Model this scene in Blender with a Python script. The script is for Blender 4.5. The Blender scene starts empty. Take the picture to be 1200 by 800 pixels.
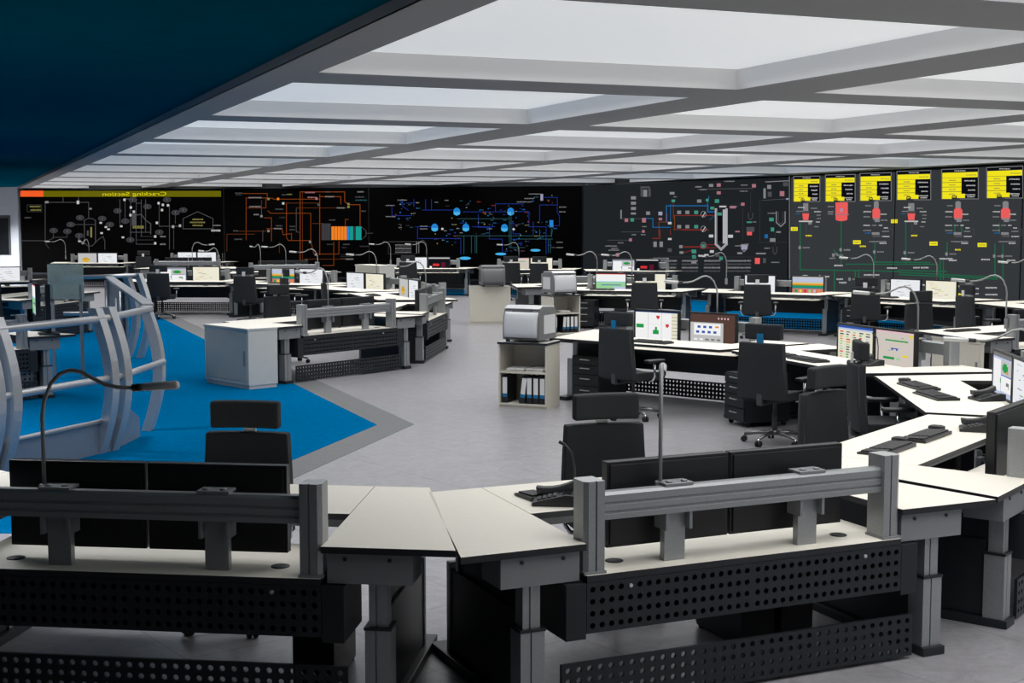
import bpy, bmesh, math, random
from mathutils import Vector, Matrix
random.seed(7)
SC = bpy.context.scene
C = SC.collection
R = math.radians
# ------------------------------------------------------------------ camera
F_PX, EYE = 1595.0, 2.2
PIT = math.atan(144 / F_PX)
cp, sp = math.cos(PIT), math.sin(PIT)
def ray(px, py):
    x = (px - 600) / F_PX; y = -(py - 400) / F_PX
    return (x, cp + y * sp, -sp + y * cp)
def at(px, py, z):                       # the point of the level plane at height z seen at a pixel
    r = ray(px, py); t = (z - EYE) / r[2]
    return (r[0] * t, r[1] * t)
cd = bpy.data.cameras.new('camera'); cam = bpy.data.objects.new('camera', cd); C.objects.link(cam)
cam.location = (0, 0, EYE); cam.rotation_euler = (math.pi / 2 - PIT, 0, 0)
cd.sensor_width = 36; cd.lens = F_PX / 1200 * 36; cd.clip_end = 200
SC.camera = cam
# ------------------------------------------------------------------ materials
MATS = {}
def mat(name, col, rough=.5, metal=0., spec=.5, emit=None, es=1.0):
    if name in MATS: return MATS[name]
    m = bpy.data.materials.new(name); m.use_nodes = True
    b = m.node_tree.nodes['Principled BSDF']
    b.inputs['Base Color'].default_value = (*col, 1); b.inputs['Roughness'].default_value = rough
    b.inputs['Metallic'].default_value = metal; b.inputs['Specular IOR Level'].default_value = spec
    if emit:
        b.inputs['Emission Color'].default_value = (*emit, 1); b.inputs['Emission Strength'].default_value = es
    MATS[name] = m; return m
def noise_bump(m, scale, strength, amt=0.0):
    nt = m.node_tree; b = nt.nodes['Principled BSDF']
    tc = nt.nodes.new('ShaderNodeTexCoord'); n = nt.nodes.new('ShaderNodeTexNoise')
    n.inputs['Scale'].default_value = scale; n.inputs['Detail'].default_value = 3
    nt.links.new(tc.outputs['Object'], n.inputs['Vector'])
    if strength:
        bp = nt.nodes.new('ShaderNodeBump'); bp.inputs['Strength'].default_value = strength; bp.inputs['Distance'].default_value = .003
        nt.links.new(n.outputs['Fac'], bp.inputs['Height']); nt.links.new(bp.outputs['Normal'], b.inputs['Normal'])
    if amt:
        c = b.inputs['Base Color'].default_value[:3]
        r = nt.nodes.new('ShaderNodeValToRGB')
        r.color_ramp.elements[0].position = .3; r.color_ramp.elements[1].position = .7
        r.color_ramp.elements[0].color = (*[v * (1 - amt) for v in c], 1); r.color_ramp.elements[1].color = (*[min(1, v * (1 + amt)) for v in c], 1)
        nt.links.new(n.outputs['Fac'], r.inputs['Fac']); nt.links.new(r.outputs['Color'], b.inputs['Base Color'])
    return m
def srgb(r, g, b):
    f = lambda v: (v / 255 / 12.92) if v / 255 <= .04045 else ((v / 255 + .055) / 1.055) ** 2.4
    return (f(r), f(g), f(b))
CREAM = noise_bump(mat('cream_laminate', (.83, .793, .70), .45), 30, .05, .015)
EDGE = mat('black_edge', (.012, .014, .018), .45)
BLACK = noise_bump(mat('black_steel', (.014, .017, .021), .42, 0, .4), 60, .06)
ALU = noise_bump(mat('brushed_aluminium', (.33, .345, .355), .42, .55), 90, .05, .06)
ALUD = mat('grey_powder_coat', (.235, .25, .26), .5, .2)
ALUL = mat('light_aluminium', (.62, .63, .64), .35, .7)
GROOVE = mat('groove_dark', (.05, .052, .055), .6)
CHROME = mat('chrome', (.75, .75, .76), .18, 1.)
FABRIC = noise_bump(mat('charcoal_fabric', (.022, .025, .028), .8, 0, .3), 200, .25, .15)
PLAST = noise_bump(mat('black_plastic', (.012, .013, .015), .38), 120, .03)
PLASTD = mat('dark_grey_plastic', (.05, .052, .055), .5)
KEYS = mat('keycap_black', (.02, .021, .023), .5)
WHITE = mat('white_plastic', (.78, .78, .77), .4)
SILVER = noise_bump(mat('silver_plastic', (.66, .67, .69), .35, .05), 120, .02)
PRGREY = mat('printer_grey', (.16, .165, .17), .5)
BEIGE = noise_bump(mat('beige_laminate', (.62, .59, .51), .5), 25, .05, .02)
CABW = noise_bump(mat('cabinet_white', (.60, .60, .575), .45), 25, .04, .015)
CABG = mat('cabinet_shutter_grey', (.52, .515, .47), .45)
PAPER = mat('paper', (.8, .8, .78), .8)
BLUEP = mat('blue_plastic', (.0, .16, .36), .5)
RED = mat('red_plastic', (.6, .03, .03), .5)
RUBBER = mat('rubber', (.01, .01, .01), .7)
LAMPM = mat('lamp_grey', (.56, .57, .57), .4, .2)
WALLG = noise_bump(mat('wall_paint_grey', (.42, .44, .47), .8), 8, .05, .03)
WALLD = mat('wall_dark', (.012, .013, .014), .7)
DGLASS = mat('dark_glass', (.01, .012, .014), .1)
def glow(name, r, g, b, s=1.0):
    c = srgb(r, g, b)
    return mat('glow_' + name, (.001, .001, .001), .6, 0, .02, c, s)
# ------------------------------------------------------------------ mesh helpers
class MB:
    def __init__(s): s.v = []; s.f = []; s.mi = []; s.mats = []; s.sm = []
    def m(s, mt):
        if mt not in s.mats: s.mats.append(mt)
        return s.mats.index(mt)
    def add(s, vs, fs, mt, smooth=False):
        o = len(s.v); s.v += [tuple(v) for v in vs]; k = s.m(mt)
        for f in fs: s.f.append([i + o for i in f]); s.mi.append(k); s.sm.append(smooth)
        return s
    def poly(s, pts, mt): return s.add(pts, [list(range(len(pts)))], mt)
    def box(s, x0, x1, y0, y1, z0, z1, mt, top=None):
        vs = [(x0, y0, z0), (x1, y0, z0), (x1, y1, z0), (x0, y1, z0), (x0, y0, z1), (x1, y0, z1), (x1, y1, z1), (x0, y1, z1)]
        s.add(vs, [[0, 3, 2, 1], [0, 1, 5, 4], [1, 2, 6, 5], [2, 3, 7, 6], [3, 0, 4, 7]], mt)
        return s.add(vs[4:], [[0, 1, 2, 3]], top or mt)
    def prism(s, pts, z0, z1, mt, top=None):           # plan polygon (ccw) raised from z0 to z1
        n = len(pts)
        lo = [(p[0], p[1], z0) for p in pts]; hi = [(p[0], p[1], z1) for p in pts]
        s.add(lo + hi, [list(range(n))[::-1]] + [[i, (i + 1) % n, n + (i + 1) % n, n + i] for i in range(n)], mt)
        return s.add(hi, [list(range(n))], top or mt)
    def extrude_x(s, prof, x0, x1, mt, smooth=False):  # (y,z) profile along x
        n = len(prof)
        a = [(x0, p[0], p[1]) for p in prof]; b = [(x1, p[0], p[1]) for p in prof]
        s.add(a + b, [[i, (i + 1) % n, n + (i + 1) % n, n + i] for i in range(n)], mt, smooth)
        return s.add(a + b, [list(range(n))[::-1], list(range(n, 2 * n))], mt)
    def tube(s, pts, r, mt, n=8, caps=True):
        pts = [Vector(p) for p in pts]; rs = r if isinstance(r, (list, tuple)) else [r] * len(pts)
        vs = []; fs = []; up = None
        for i, p in enumerate(pts):
            d = (pts[min(i + 1, len(pts) - 1)] - pts[max(i - 1, 0)]).normalized()
            if up is None:
                up = Vector((0, 0, 1)) if abs(d.z) < .9 else Vector((1, 0, 0))
            a = d.cross(up).normalized(); b = a.cross(d).normalized(); up = b
            for k in range(n):
                t = 2 * math.pi * k / n
                vs.append(p + (a * math.cos(t) + b * math.sin(t)) * rs[i])
        for i in range(len(pts) - 1):
            for k in range(n):
                fs.append([i * n + k, i * n + (k + 1) % n, (i + 1) * n + (k + 1) % n, (i + 1) * n + k])
        s.add(vs, fs, mt, True)
        if caps:
            s.add(vs[:n], [list(range(n))], mt); s.add(vs[-n:], [list(range(n))], mt)
        return s
    def lathe(s, prof, cx, cy, mt, n=20, smooth=True):   # (r,z) profile
        vs = []; fs = []
        for r_, z in prof:
            for k in range(n):
                t = 2 * math.pi * k / n; vs.append((cx + r_ * math.cos(t), cy + r_ * math.sin(t), z))
        for i in range(len(prof) - 1):
            for k in range(n): fs.append([i * n + k, i * n + (k + 1) % n, (i + 1) * n + (k + 1) % n, (i + 1) * n + k])
        s.add(vs, fs, mt, smooth)
        s.add(vs[:n], [list(range(n))[::-1]], mt); return s.add(vs[-n:], [list(range(n))], mt)
    def mesh(s, name, bevel=0, fix=True):
        me = bpy.data.meshes.new(name); me.from_pydata(s.v, [], s.f)
        for mt in s.mats: me.materials.append(mt)
        for p, k, q in zip(me.polygons, s.mi, s.sm): p.material_index = k; p.use_smooth = q
        if fix or bevel:
            bm = bmesh.new(); bm.from_mesh(me)
            bmesh.ops.remove_doubles(bm, verts=bm.verts, dist=1e-5)
            if fix: bmesh.ops.recalc_face_normals(bm, faces=bm.faces)
            if bevel:
                ed = [e for e in bm.edges if len(e.link_faces) == 2 and e.calc_face_angle(0) > .6]
                bmesh.ops.bevel(bm, geom=ed, offset=bevel, segments=2, profile=.6, affect='EDGES', clamp_overlap=True)
            bm.to_mesh(me); bm.free()
        me.update(); return me
def rounded(name, sx, sy, sz, rad, mt, seg=3, deform=None, cuts=0):
    """a cushion-like rounded box centred on the origin, optionally bent by deform(co)"""
    bm = bmesh.new(); bmesh.ops.create_cube(bm, size=1)
    for v in bm.verts: v.co = Vector((v.co.x * sx, v.co.y * sy, v.co.z * sz))
    if cuts: bmesh.ops.subdivide_edges(bm, edges=bm.edges[:], cuts=cuts, use_grid_fill=True)
    ed = [e for e in bm.edges if len(e.link_faces) == 2 and e.calc_face_angle(0) > .6]
    bmesh.ops.bevel(bm, geom=ed, offset=rad, segments=seg, profile=.5, affect='EDGES', clamp_overlap=True)
    if deform:
        for v in bm.verts: v.co = Vector(deform(v.co))
    for f in bm.faces: f.smooth = True
    me = bpy.data.meshes.new(name); bm.to_mesh(me); bm.free(); me.materials.append(mt); return me
# ------------------------------------------------------------------ object helpers
def tago(o, label, cat, group=None):
    o['label'] = label; o['category'] = cat
    if group: o['group'] = group
    return o
def empty(name, x, y, z=0, rz=0):
    o = bpy.data.objects.new(name, None); C.objects.link(o); o.empty_display_size = .1
    o.location = (x, y, z); o.rotation_euler = (0, 0, rz); return o
def part(name, me, parent, loc=(0, 0, 0), rot=(0, 0, 0), label=None):
    o = bpy.data.objects.new(name, me); C.objects.link(o); o.parent = parent
    o.location = loc; o.rotation_euler = rot
    if label: o['label'] = label
    return o
def struct(name, me, parent=None):
    o = bpy.data.objects.new(name, me); C.objects.link(o); o['kind'] = 'structure'
    if parent: o.parent = parent
    return o
KIDS = {}
def copy_tree(o, parent=None):
    c = o.copy(); C.objects.link(c); c.parent = parent
    for ch in list(o.children): copy_tree(ch, c)
    return c
def loc2(frame, x, y):                   # local plan point of a console frame -> world
    fx, fy, th = frame
    return (fx + x * math.cos(th) - y * math.sin(th), fy + x * math.sin(th) + y * math.cos(th))
# ------------------------------------------------------------------ console desk
TAN15 = math.tan(R(15)); DEP = 1.35; ZT = .775; ZS = .63
def perforated(x0, x1, z0, z1, nx, nz, y, rad, seg, depth=.012, skip=()):
    mb = MB(); px = (x1 - x0) / nx; pz = (z1 - z0) / nz
    for i in range(nx):
        for j in range(nz):
            cx, cz = x0 + (i + .5) * px, z0 + (j + .5) * pz
            if (i, j) in skip:
                mb.add([(cx - px / 2, y, cz - pz / 2), (cx + px / 2, y, cz - pz / 2), (cx + px / 2, y, cz + pz / 2), (cx - px / 2, y, cz + pz / 2)], [[0, 1, 2, 3]], BLACK); continue
            o = []; h = []; hb = []
            for k in range(seg):
                t = 2 * math.pi * k / seg; c, s_ = math.cos(t), math.sin(t); q = max(abs(c), abs(s_))
                o.append((cx + c / q * px / 2, y, cz + s_ / q * pz / 2)); h.append((cx + c * rad, y, cz + s_ * rad)); hb.append((cx + c * rad, y + depth, cz + s_ * rad))
            fs = [[k, (k + 1) % seg, seg + (k + 1) % seg, seg + k] for k in range(seg)]
            fs += [[seg + k, seg + (k + 1) % seg, 2 * seg + (k + 1) % seg, 2 * seg + k] for k in range(seg)]
            mb.add(o + h + hb, fs, BLACK)
    # folded rim
    for a, b, c_, d in ((x0 - .006, x0, z0 - .006, z1 + .006), (x1, x1 + .006, z0 - .006, z1 + .006)): mb.box(a, b, y, y + depth + .006, c_, d, BLACK)
    for c_, d in ((z0 - .006, z0), (z1, z1 + .006)): mb.box(x0, x1, y, y + depth + .006, c_, d, BLACK)
    return mb
TEMPL = {}
def console_parts(kind):
    """list of (name, mesh, children) for one console; x along the rear edge, y towards the user"""
    near = kind == 'near'
    hf = 1.11 if near else 1.17; hr = hf + DEP * TAN15; c = hr - .6; ix = c - (hf - .3)
    seg = 16 if near else 8
    P = []
    inner = lambda y: c - ix * y / DEP
    # worktop, wings
    g = .003
    mb = MB(); mb.prism([(-inner(.66) + g, .66), (inner(.66) - g, .66), (inner(DEP) - g, DEP), (-inner(DEP) + g, DEP)], ZT - .03, ZT, EDGE, CREAM); P.append(('worktop', mb.mesh('worktop')))
    for s in (-1, 1):
        q = [(s * hr - s * .004, 0), (s * c, 0), (s * inner(DEP), DEP), (s * hf - s * .004, DEP)]
        if s > 0: q = q[::-1]
        mb = MB(); mb.prism(q, ZT - .03, ZT, EDGE, CREAM); P.append(('side_top', mb.mesh('side_top')))
    # lower rear shelf
    mb = MB(); mb.box(-c + .004, c - .004, 0, .62, ZS - .03, ZS, EDGE, CREAM); P.append(('rear_shelf', mb.mesh('rear_shelf')))
    for s in (-1, 1):
        mb = MB(); mb.lathe([(.0, ZS + .0005), (.042, ZS + .0005), (.042, ZS + .004), (.034, ZS + .005), (.0, ZS + .003)], s * (c - .24), .19, PLAST, 20); P.append(('cable_grommet', mb.mesh('cable_grommet')))
    # cable trough and its perforated doors
    mb = MB()
    mb.box(-c - .09, c + .09, .025, .34, .36, .372, BLACK); mb.box(-c - .09, c + .09, .33, .342, .36, .598, BLACK)
    for s in (-1, 1): mb.box(min(s * c, s * (c + .1)), max(s * c, s * (c + .1)), .0, .34, .345, .598, BLACK)
    P.append(('cable_trough', mb.mesh('cable_trough', .003)))
    n = 18 if near else 20
    mb = perforated(-c + .008, -.006, .375, .592, n, 4, .0, .0135, seg, skip=((4, 3),) if near else ())
    P.append(('perforated_door', mb.mesh('perforated_door', fix=False)))
    mb = perforated(.006, c - .008, .375, .592, n, 4, .0, .0135, seg, skip=((13, 3),) if near else ()); P.append(('perforated_door', mb.mesh('perforated_door', fix=False)))
    for s, i in ((-1, 4), (1, 13)):
        w = (c - .014) / n; x = (-c + .008 + (i + .5) * w) if s < 0 else (.006 + (i + .5) * w)
        mb = MB(); mb.tube([(x, .004, .565), (x, -.006, .565)], .009, ALUL, 10); P.append(('door_lock', mb.mesh('door_lock')))
    xk = hr - .5
    mb = perforated(-xk, xk, .025, .225, 2 * n if near else 2 * n, 4, .03, .0135, seg); P.append(('kick_panel', mb.mesh('kick_panel', fix=False)))
    # rail, posts, columns
    prof = [(.045, .862), (.045, .885), (.052, .889), (.052, .897), (.045, .901), (.045, .925), (.052, .929), (.052, .937), (.045, .941), (.045, .972), (.055, .985), (.1, .985), (.112, .972), (.112, .862)]
    mb = MB(); mb.extrude_x(prof, -c + .02, c - .02, ALU); P.append(('monitor_rail', mb.mesh('monitor_rail')))
    for s in (-1, 1):
        mb = MB(); x = s * (c - .05)
        a = [(-.05, -.06), (-.012, -.06), (-.012, -.05), (-.004, -.05), (-.004, -.06), (.03, -.06), (.05, -.045), (.05, .05), (.035, .065), (-.05, .065)]
        mb.prism([(x + s * p[0], .08 + p[1]) for p in (a if s > 0 else a[::-1])], ZS + .012, 1.045, ALU, ALUL)
        mb.box(x - .055, x + .055, .01, .15, ZS, ZS + .012, ALUD); P.append(('rail_post', mb.mesh('rail_post')))
        mb = MB(); x = s * .37
        mb.box(x - .055, x + .055, .09, .13, ZS, .862, ALU); mb.box(x - .07, x - .055, .05, .16, .78, .862, ALUD); mb.box(x + .055, x + .07, .05, .16, .78, .862, ALUD)
        mb.box(x - .075, x + .075, .05, .15, .985, .998, ALUD)
        for q in (-.04, .04): mb.lathe([(.016, .998), (.016, 1.006), (.0, 1.008)], x + q, .08, ALUD, 10)
        P.append(('support_column', mb.mesh('support_column', .002)))
    # side frames
    for s in (-1, 1):
        xl = hr - .36
        X = lambda a, b: (min(s * a, s * b), max(s * a, s * b))
        mb = MB(); x0, x1 = X(hr - .52 - .06, hr - .2); mb.box(x0, x1, .03, .24, .605, ZT - .031, ALUD)
        for q in (.1, .3):
            xx = s * (hr - .2 - q); mb.tube([(xx, .031, .715), (xx, .024, .715)], .009, PLAST, 8)
        # tapered carrier arm with openings
        ya, yb = .24, 1.12; x0, x1 = X(hr - .3, hr - .285)
        for (p0, p1, t0, t1) in ((0, .12, 0, 1), (.12, .30, 0, .16), (.12, .30, .8, 1), (.30, .36, 0, 1), (.36, .55, 0, .16), (.36, .55, .78, 1), (.55, 1, 0, 1)):
            f = lambda p, t: (ya + (yb - ya) * p, (ZT - .031) - t * (.14 - .10 * p))
            q = [f(p0, t1), f(p1, t1), f(p1, t0), f(p0, t0)]
            mb.extrude_x(q, x0, x1, ALUD)
        P.append(('carrier_bracket', mb.mesh('carrier_bracket')))
        lg = MB(); x0, x1 = X(xl - .045, xl + .045)
        pr = lambda w, d, y0: [(s * xl - w, y0), (s * xl - .012, y0), (s * xl - .012, y0 + .01), (s * xl - .004, y0 + .01), (s * xl - .004, y0), (s * xl + w, y0), (s * xl + w, y0 + d), (s * xl - w, y0 + d)]
        lg.prism(pr(.042, .08, .06), .40, .606, ALU); lo = MB(); lo.prism(pr(.058, .11, .045), .035, .40, ALU, PLAST); lo.box(s * xl - .062, s * xl + .062, .04, .16, .395, .408, PLAST)
        foot = MB(); foot.box(s * xl - .07, s * xl + .07, .02, 1.14, .0, .045, BLACK)
        P.append(('leg', lg.mesh('leg'), [('lower_column', lo.mesh('lower_column')), ('foot', foot.mesh('foot', .006))]))
        mb = MB(); mb.box(s * xl - .02, s * xl + .02, .15, .86, .42, .735, BLACK); up = mb
        lw = MB(); lw.box(s * xl - .032, s * xl + .032, .155, .96, .046, .47, BLACK)
        fp = MB(); fp.box(s * xl - .04, s * xl + .04, .945, .985, .044, .50, ALU); fp.box(s * xl - .03, s * xl + .03, .862, .89, .47, .735, ALU)
        P.append(('side_panel', up.mesh('side_panel', .004), [('lower_panel', lw.mesh('lower_panel', .005)), ('front_profile', fp.mesh('front_profile', .003))]))
    # under-table beam and privacy back
    mb = MB(); mb.box(-inner(.7) + .05, inner(.7) - .05, .74, .80, .69, .744, ALUD); P.append(('cross_beam', mb.mesh('cross_beam', .003)))
    return P
def console(kind, x, y, deg, label, group='control desks'):
    """x, y: middle of the rear edge"""
    if kind not in TEMPL:
        root = empty('control_desk', x, y, 0, R(deg))
        for it in console_parts(kind):
            o = part(it[0], it[1], root)
            for ch in (it[2] if len(it) > 2 else ()): part(ch[0], ch[1], o)
        TEMPL[kind] = root
    else:
        root = copy_tree(TEMPL[kind]); root.location = (x, y, 0); root.rotation_euler = (0, 0, R(deg))
    tago(root, label, 'desk', group)
    return (x, y, R(deg))
def console_mid(kind, fx, fy, deg, label, **k):   # placed by the middle of its front (user) edge
    t = R(deg); return console(kind, fx + DEP * math.sin(t), fy - DEP * math.cos(t), deg, label, **k)
# ------------------------------------------------------------------ monitors
def scr_quads(mb, w, h, items):
    """items: (x0,y0,x1,y1,mat) in 0..1 screen space (origin lower left, seen from the front); stacked slightly forward"""
    for k, (x0, y0, x1, y1, mt) in enumerate(items):
        d = .0004 + .00009 * k
        # front of the monitor faces +y; seen from there x runs to the left
        X = lambda u: w / 2 - u * w
        mb.add([(X(x0), d, -h / 2 + y0 * h), (X(x1), d, -h / 2 + y0 * h), (X(x1), d, -h / 2 + y1 * h), (X(x0), d, -h / 2 + y1 * h)], [[0, 1, 2, 3]], mt)
GW = glow('white', 240, 240, 240); GCR = glow('cream', 226, 222, 200); GG = glow('green', 30, 150, 70); GR = glow('red', 205, 50, 55)
GLG = glow('pale_green', 150, 205, 150); GB = glow('blue', 45, 85, 170); GY = glow('yellow', 225, 205, 60); GO = glow('orange', 225, 140, 60); GGR = glow('light_grey', 190, 190, 190)
GMG = glow('mid_grey', 120, 122, 124); GBR = glow('brown', 84, 62, 55); GLB = glow('pale_blue', 185, 195, 225); GDK = glow('near_black', 16, 18, 24); GCY = glow('cyan_pale', 150, 205, 210); GPK = glow('pale_pink', 225, 185, 195); GNV = glow('navy', 25, 50, 100); GTL = glow('teal_screen', 40, 130, 130)
def S_icons():
    L = [(0, 0, 1, 1, GW), (0, .96, 1, 1, GNV), (.86, 0, 1, .95, GCR)]
    L += [(.86, .1 + .12 * k, 1, .115 + .12 * k, GMG) for k in range(7)]
    L += [(.3, .0, .305, .95, GMG), (.62, .05, .625, .95, GMG), (.3, .55, .62, .555, GGR), (.62, .62, .86, .625, GGR)]
    L += [(.5, .78, .58, .86, GR), (.52, .74, .56, .78, GR), (.72, .5, .8, .58, GR), (.74, .46, .78, .5, GR), (.42, .22, .56, .36, GG), (.47, .36, .52, .47, GG), (.02, .42, .2, .55, GG)]
    return L
def S_brown():
    L = [(0, 0, 1, 1, GBR), (.0, 0, .74, .72, GGR), (.08, .3, .68, .68, GW)]
    L += [(.16 + .13 * k, .53, .23 + .13 * k, .61, GB) for k in range(3)] + [(.56, .55, .64, .61, GO)] + [(.13 + .13 * k, .36, .2 + .13 * k, .44, GB) for k in range(4)]
    L += [(.08 + .13 * k, .12, .16 + .13 * k, .18, GW if k < 2 else GMG) for k in range(5)] + [(.62 + .07 * k, .84, .65 + .07 * k, .9, GPK) for k in range(4)]
    return L
def S_table():
    rnd = random.Random(3); L = [(0, 0, 1, 1, GCR), (0, .93, 1, 1, GB), (0, .88, 1, .93, GLB)]
    for c in range(5):
        for r in range(11):
            L.append((.05 + c * .19, .05 + r * .075, .05 + c * .19 + rnd.uniform(.06, .12), .05 + r * .075 + .035, rnd.choice([GG, GR, GO, GLB, GMG, GPK, GNV, GLG])))
    return L
def S_diagram():
    rnd = random.Random(9); L = [(0, 0, 1, 1, glow('putty', 205, 196, 188)), (0, .95, 1, 1, GPK), (.88, .86, .97, .94, GY), (.25, .72, .85, .76, GG), (.4, .5, .6, .53, GB), (.42, .46, .46, .5, GB), (.54, .46, .58, .5, GB), (.7, .3, .84, .36, GY), (.2, .2, .5, .27, GG), (.55, .2, .65, .26, GLG)]
    for k in range(14):
        x, y = rnd.uniform(.05, .85), rnd.uniform(.05, .9); L.append((x, y, x + rnd.uniform(.03, .12), y + .012, rnd.choice([GY, GLG, GMG, GPK, GLB])))
    return L
def S_waves():
    L = [(0, 0, 1, 1, GLG), (0, .55, 1, 1, GW), (0, .5, 1, .56, GCY), (.18, .33, .85, .37, GB), (.6, .0, 1, .25, GLB), (.0, 0, .15, .12, GG), (.0, .96, 1, 1, GR)]
    return L
def S_stripes():
    L = [(0, 0, 1, 1, GGR), (0, .74, 1, .9, GLB), (0, .54, 1, .64, GO), (0, .62, 1, .66, GY), (0, .46, 1, .54, GG), (0, .36, 1, .46, GTL), (0, .1, 1, .36, glow('salmon', 200, 120, 110))]
    L += [(.08 + .15 * k, .14, .16 + .15 * k, .3, [GG, GY, GR, GLG, GGR, GO][k]) for k in range(6)]
    return L
def S_text():
    rnd = random.Random(5); L = [(0, 0, 1, 1, glow('paper_white', 232, 234, 238))]
    for k in range(18):
        x = rnd.uniform(.05, .7); y = rnd.uniform(.06, .92); L.append((x, y, x + rnd.uniform(.08, .25), y + .018, rnd.choice([GMG, GLB, GGR, GLG])))
    return L
def S_yellow():
    rnd = random.Random(8); L = [(0, 0, 1, 1, glow('warm_white', 236, 232, 212))]
    for k in range(16):
        x = rnd.uniform(.05, .7); y = rnd.uniform(.06, .92); L.append((x, y, x + rnd.uniform(.06, .22), y + .022, rnd.choice([GY, GGR, GLG, GMG, GPK, GY])))
    return L
def S_green():
    L = [(0, 0, 1, 1, GLB), (0, .9, 1, 1, GMG), (.03, .1, .42, .85, GW), (.45, .52, .97, .86, GGR), (.45, .12, .97, .48, GW), (.5, .62, .8, .74, GG), (.56, .58, .74, .79, GG), (.72, .56, .82, .61, GO), (.45, .49, .97, .51, GB), (.4, .3, .44, .42, GG), (.72, .28, .84, .36, GMG), (.84, .22, .87, .36, GMG)]
    return L
def S_gold():
    L = [(0, 0, 1, 1, GGR)]
    for k in range(9):
        t = (k - 4) / 4.5; w = .2 * math.sqrt(1 - t * t); y = .4 + t * .22
        L.append((.42 - w, y - .026, .42 + w, y + .026, glow('gold', 205, 160, 50) if k != 2 else GY))
    return L
def S_darkscr():
    return [(0, 0, 1, 1, GDK), (.0, .9, 1, 1, GGR), (.2, .3, .5, .5, GR), (.6, .2, .8, .6, glow('maroon', 90, 20, 40)), (.05, .1, .15, .3, GW)]
STYLES = dict(icons=S_icons, brown=S_brown, table=S_table, diagram=S_diagram, waves=S_waves, stripes=S_stripes, text=S_text, yellow=S_yellow, green=S_green, gold=S_gold, dark=S_darkscr)
MW, MH, MD = .655, .40, .05
_h = MB(); _h.box(-MW / 2, MW / 2, -.025, .02, -MH / 2, MH / 2, PLAST); _h.box(-MW / 2 + .014, MW / 2 - .014, -.034, -.025, -MH / 2 + .014, MH / 2 - .014, PLAST); HOUS = _h.mesh('housing', .004)
_h = MB()
for a in ((-MW / 2, MW / 2, MH / 2 - .02, MH / 2), (-MW / 2, MW / 2, -MH / 2, -MH / 2 + .024), (-MW / 2, -MW / 2 + .02, -MH / 2 + .024, MH / 2 - .02), (MW / 2 - .02, MW / 2, -MH / 2 + .024, MH / 2 - .02)): _h.box(a[0], a[1], .02, .026, a[2], a[3], PLAST)
BEZ = _h.mesh('bezel')
_h = MB(); _h.box(-.05, .05, -.046, -.034, -.05, .05, PLASTD); _h.box(-.03, .03, -.11, -.046, -.03, .03, ALUD); MOUNT = _h.mesh('wall_mount_arm', .003)
_h = MB(); _h.box(-.004, .004, .026, .028, -MH / 2 + .009, -MH / 2 + .014, GB); LED = _h.mesh('power_light', fix=False)
SCR = {}
def monitor(frame, lx, ly, z, style, label, turn=0, group='flat monitors on the desk rails', world=None):
    if style not in SCR:
        mb = MB(); scr_quads(mb, MW - .04, MH - .044, STYLES[style]()); SCR[style] = mb.mesh('screen', fix=False)
    if world: x, y, rz = world
    else:
        x, y = loc2(frame, lx, ly); rz = frame[2] + R(turn)
    r = empty('flat_monitor', x, y, z, rz); tago(r, label, 'monitor', group)
    part('housing', HOUS, r); part('bezel', BEZ, r); part('screen', SCR[style], r, (0, .0202, .002)); part('mount_arm', MOUNT, r); part('power_light', LED, r)
    return r
def pair(frame, styles, where, xs=(-.334, .334), ly=.235, z=.888, turn=(0, 0)):
    """two monitors on one desk; seen from the user's side the screen with larger x is on the left"""
    for k, (lx, st) in enumerate(zip(xs, styles)):
        if st is None: continue
        monitor(frame, lx, ly, z, st, where[k], turn[k])
# ------------------------------------------------------------------ gooseneck lamp
def lamp(frame, lx, deg, label, ly=.125, z0=.985, top=1.52, k=.9, px=None):
    """pole clamped to the rear rail, arch towards direction deg (in the frame), slim head; px picks the spot along the rail"""
    if px is not None:
        best = min(range(-110, 111), key=lambda i: abs(600 + F_PX * loc2(frame, i / 100, ly)[0] / (loc2(frame, i / 100, ly)[1] * cp + .9 * sp) - px)); lx = best / 100
    x, y = loc2(frame, lx, ly); r = empty('gooseneck_lamp', x, y, 0, frame[2] + R(deg)); tago(r, label, 'lamp', 'gooseneck lamps on the desk rails')
    key = ('lamp', z0, top, k)
    if key not in SCR:
        q = [(0, -.24), (.012, -.16), (.05, -.07), (.10, -.02), (.155, 0), (.21, -.008), (.27, -.038), (.33, -.068), (.40, -.083), (.48, -.085)]
        pts = [(0, 0, z0)] + [(a * k, 0, top + b * k) for a, b in q]
        mb = MB(); mb.tube(pts, .0095, mat('lamp_neck_grey', (.30, .31, .31), .45, .3), 8); n = mb.mesh('neck')
        e = pts[-1]; J = .05 * k; H = .19 * k
        j = MB(); j.tube([(e[0], 0, e[2]), (e[0] + J, 0, e[2] + .004)], .018, PLAST, 10)
        hd = MB(); hd.tube([(e[0] + J, 0, e[2] + .004), (e[0] + J + .01, 0, e[2] + .005), (e[0] + J + H - .012, 0, e[2] + .016), (e[0] + J + H, 0, e[2] + .017)], [.012, .019, .02, .012], LAMPM, 10)
        cl = MB(); cl.box(-.02, .02, -.02, .02, z0 - .11, z0 + .012, ALUD)
        SCR[key] = (n, hd.mesh('lamp_head'), j.mesh('joint'), cl.mesh('clamp', .003))
    n, hd, j, cl = SCR[key]
    part('neck', n, r); part('lamp_head', hd, r); part('joint', j, r); part('clamp', cl, r)
    return r
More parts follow.
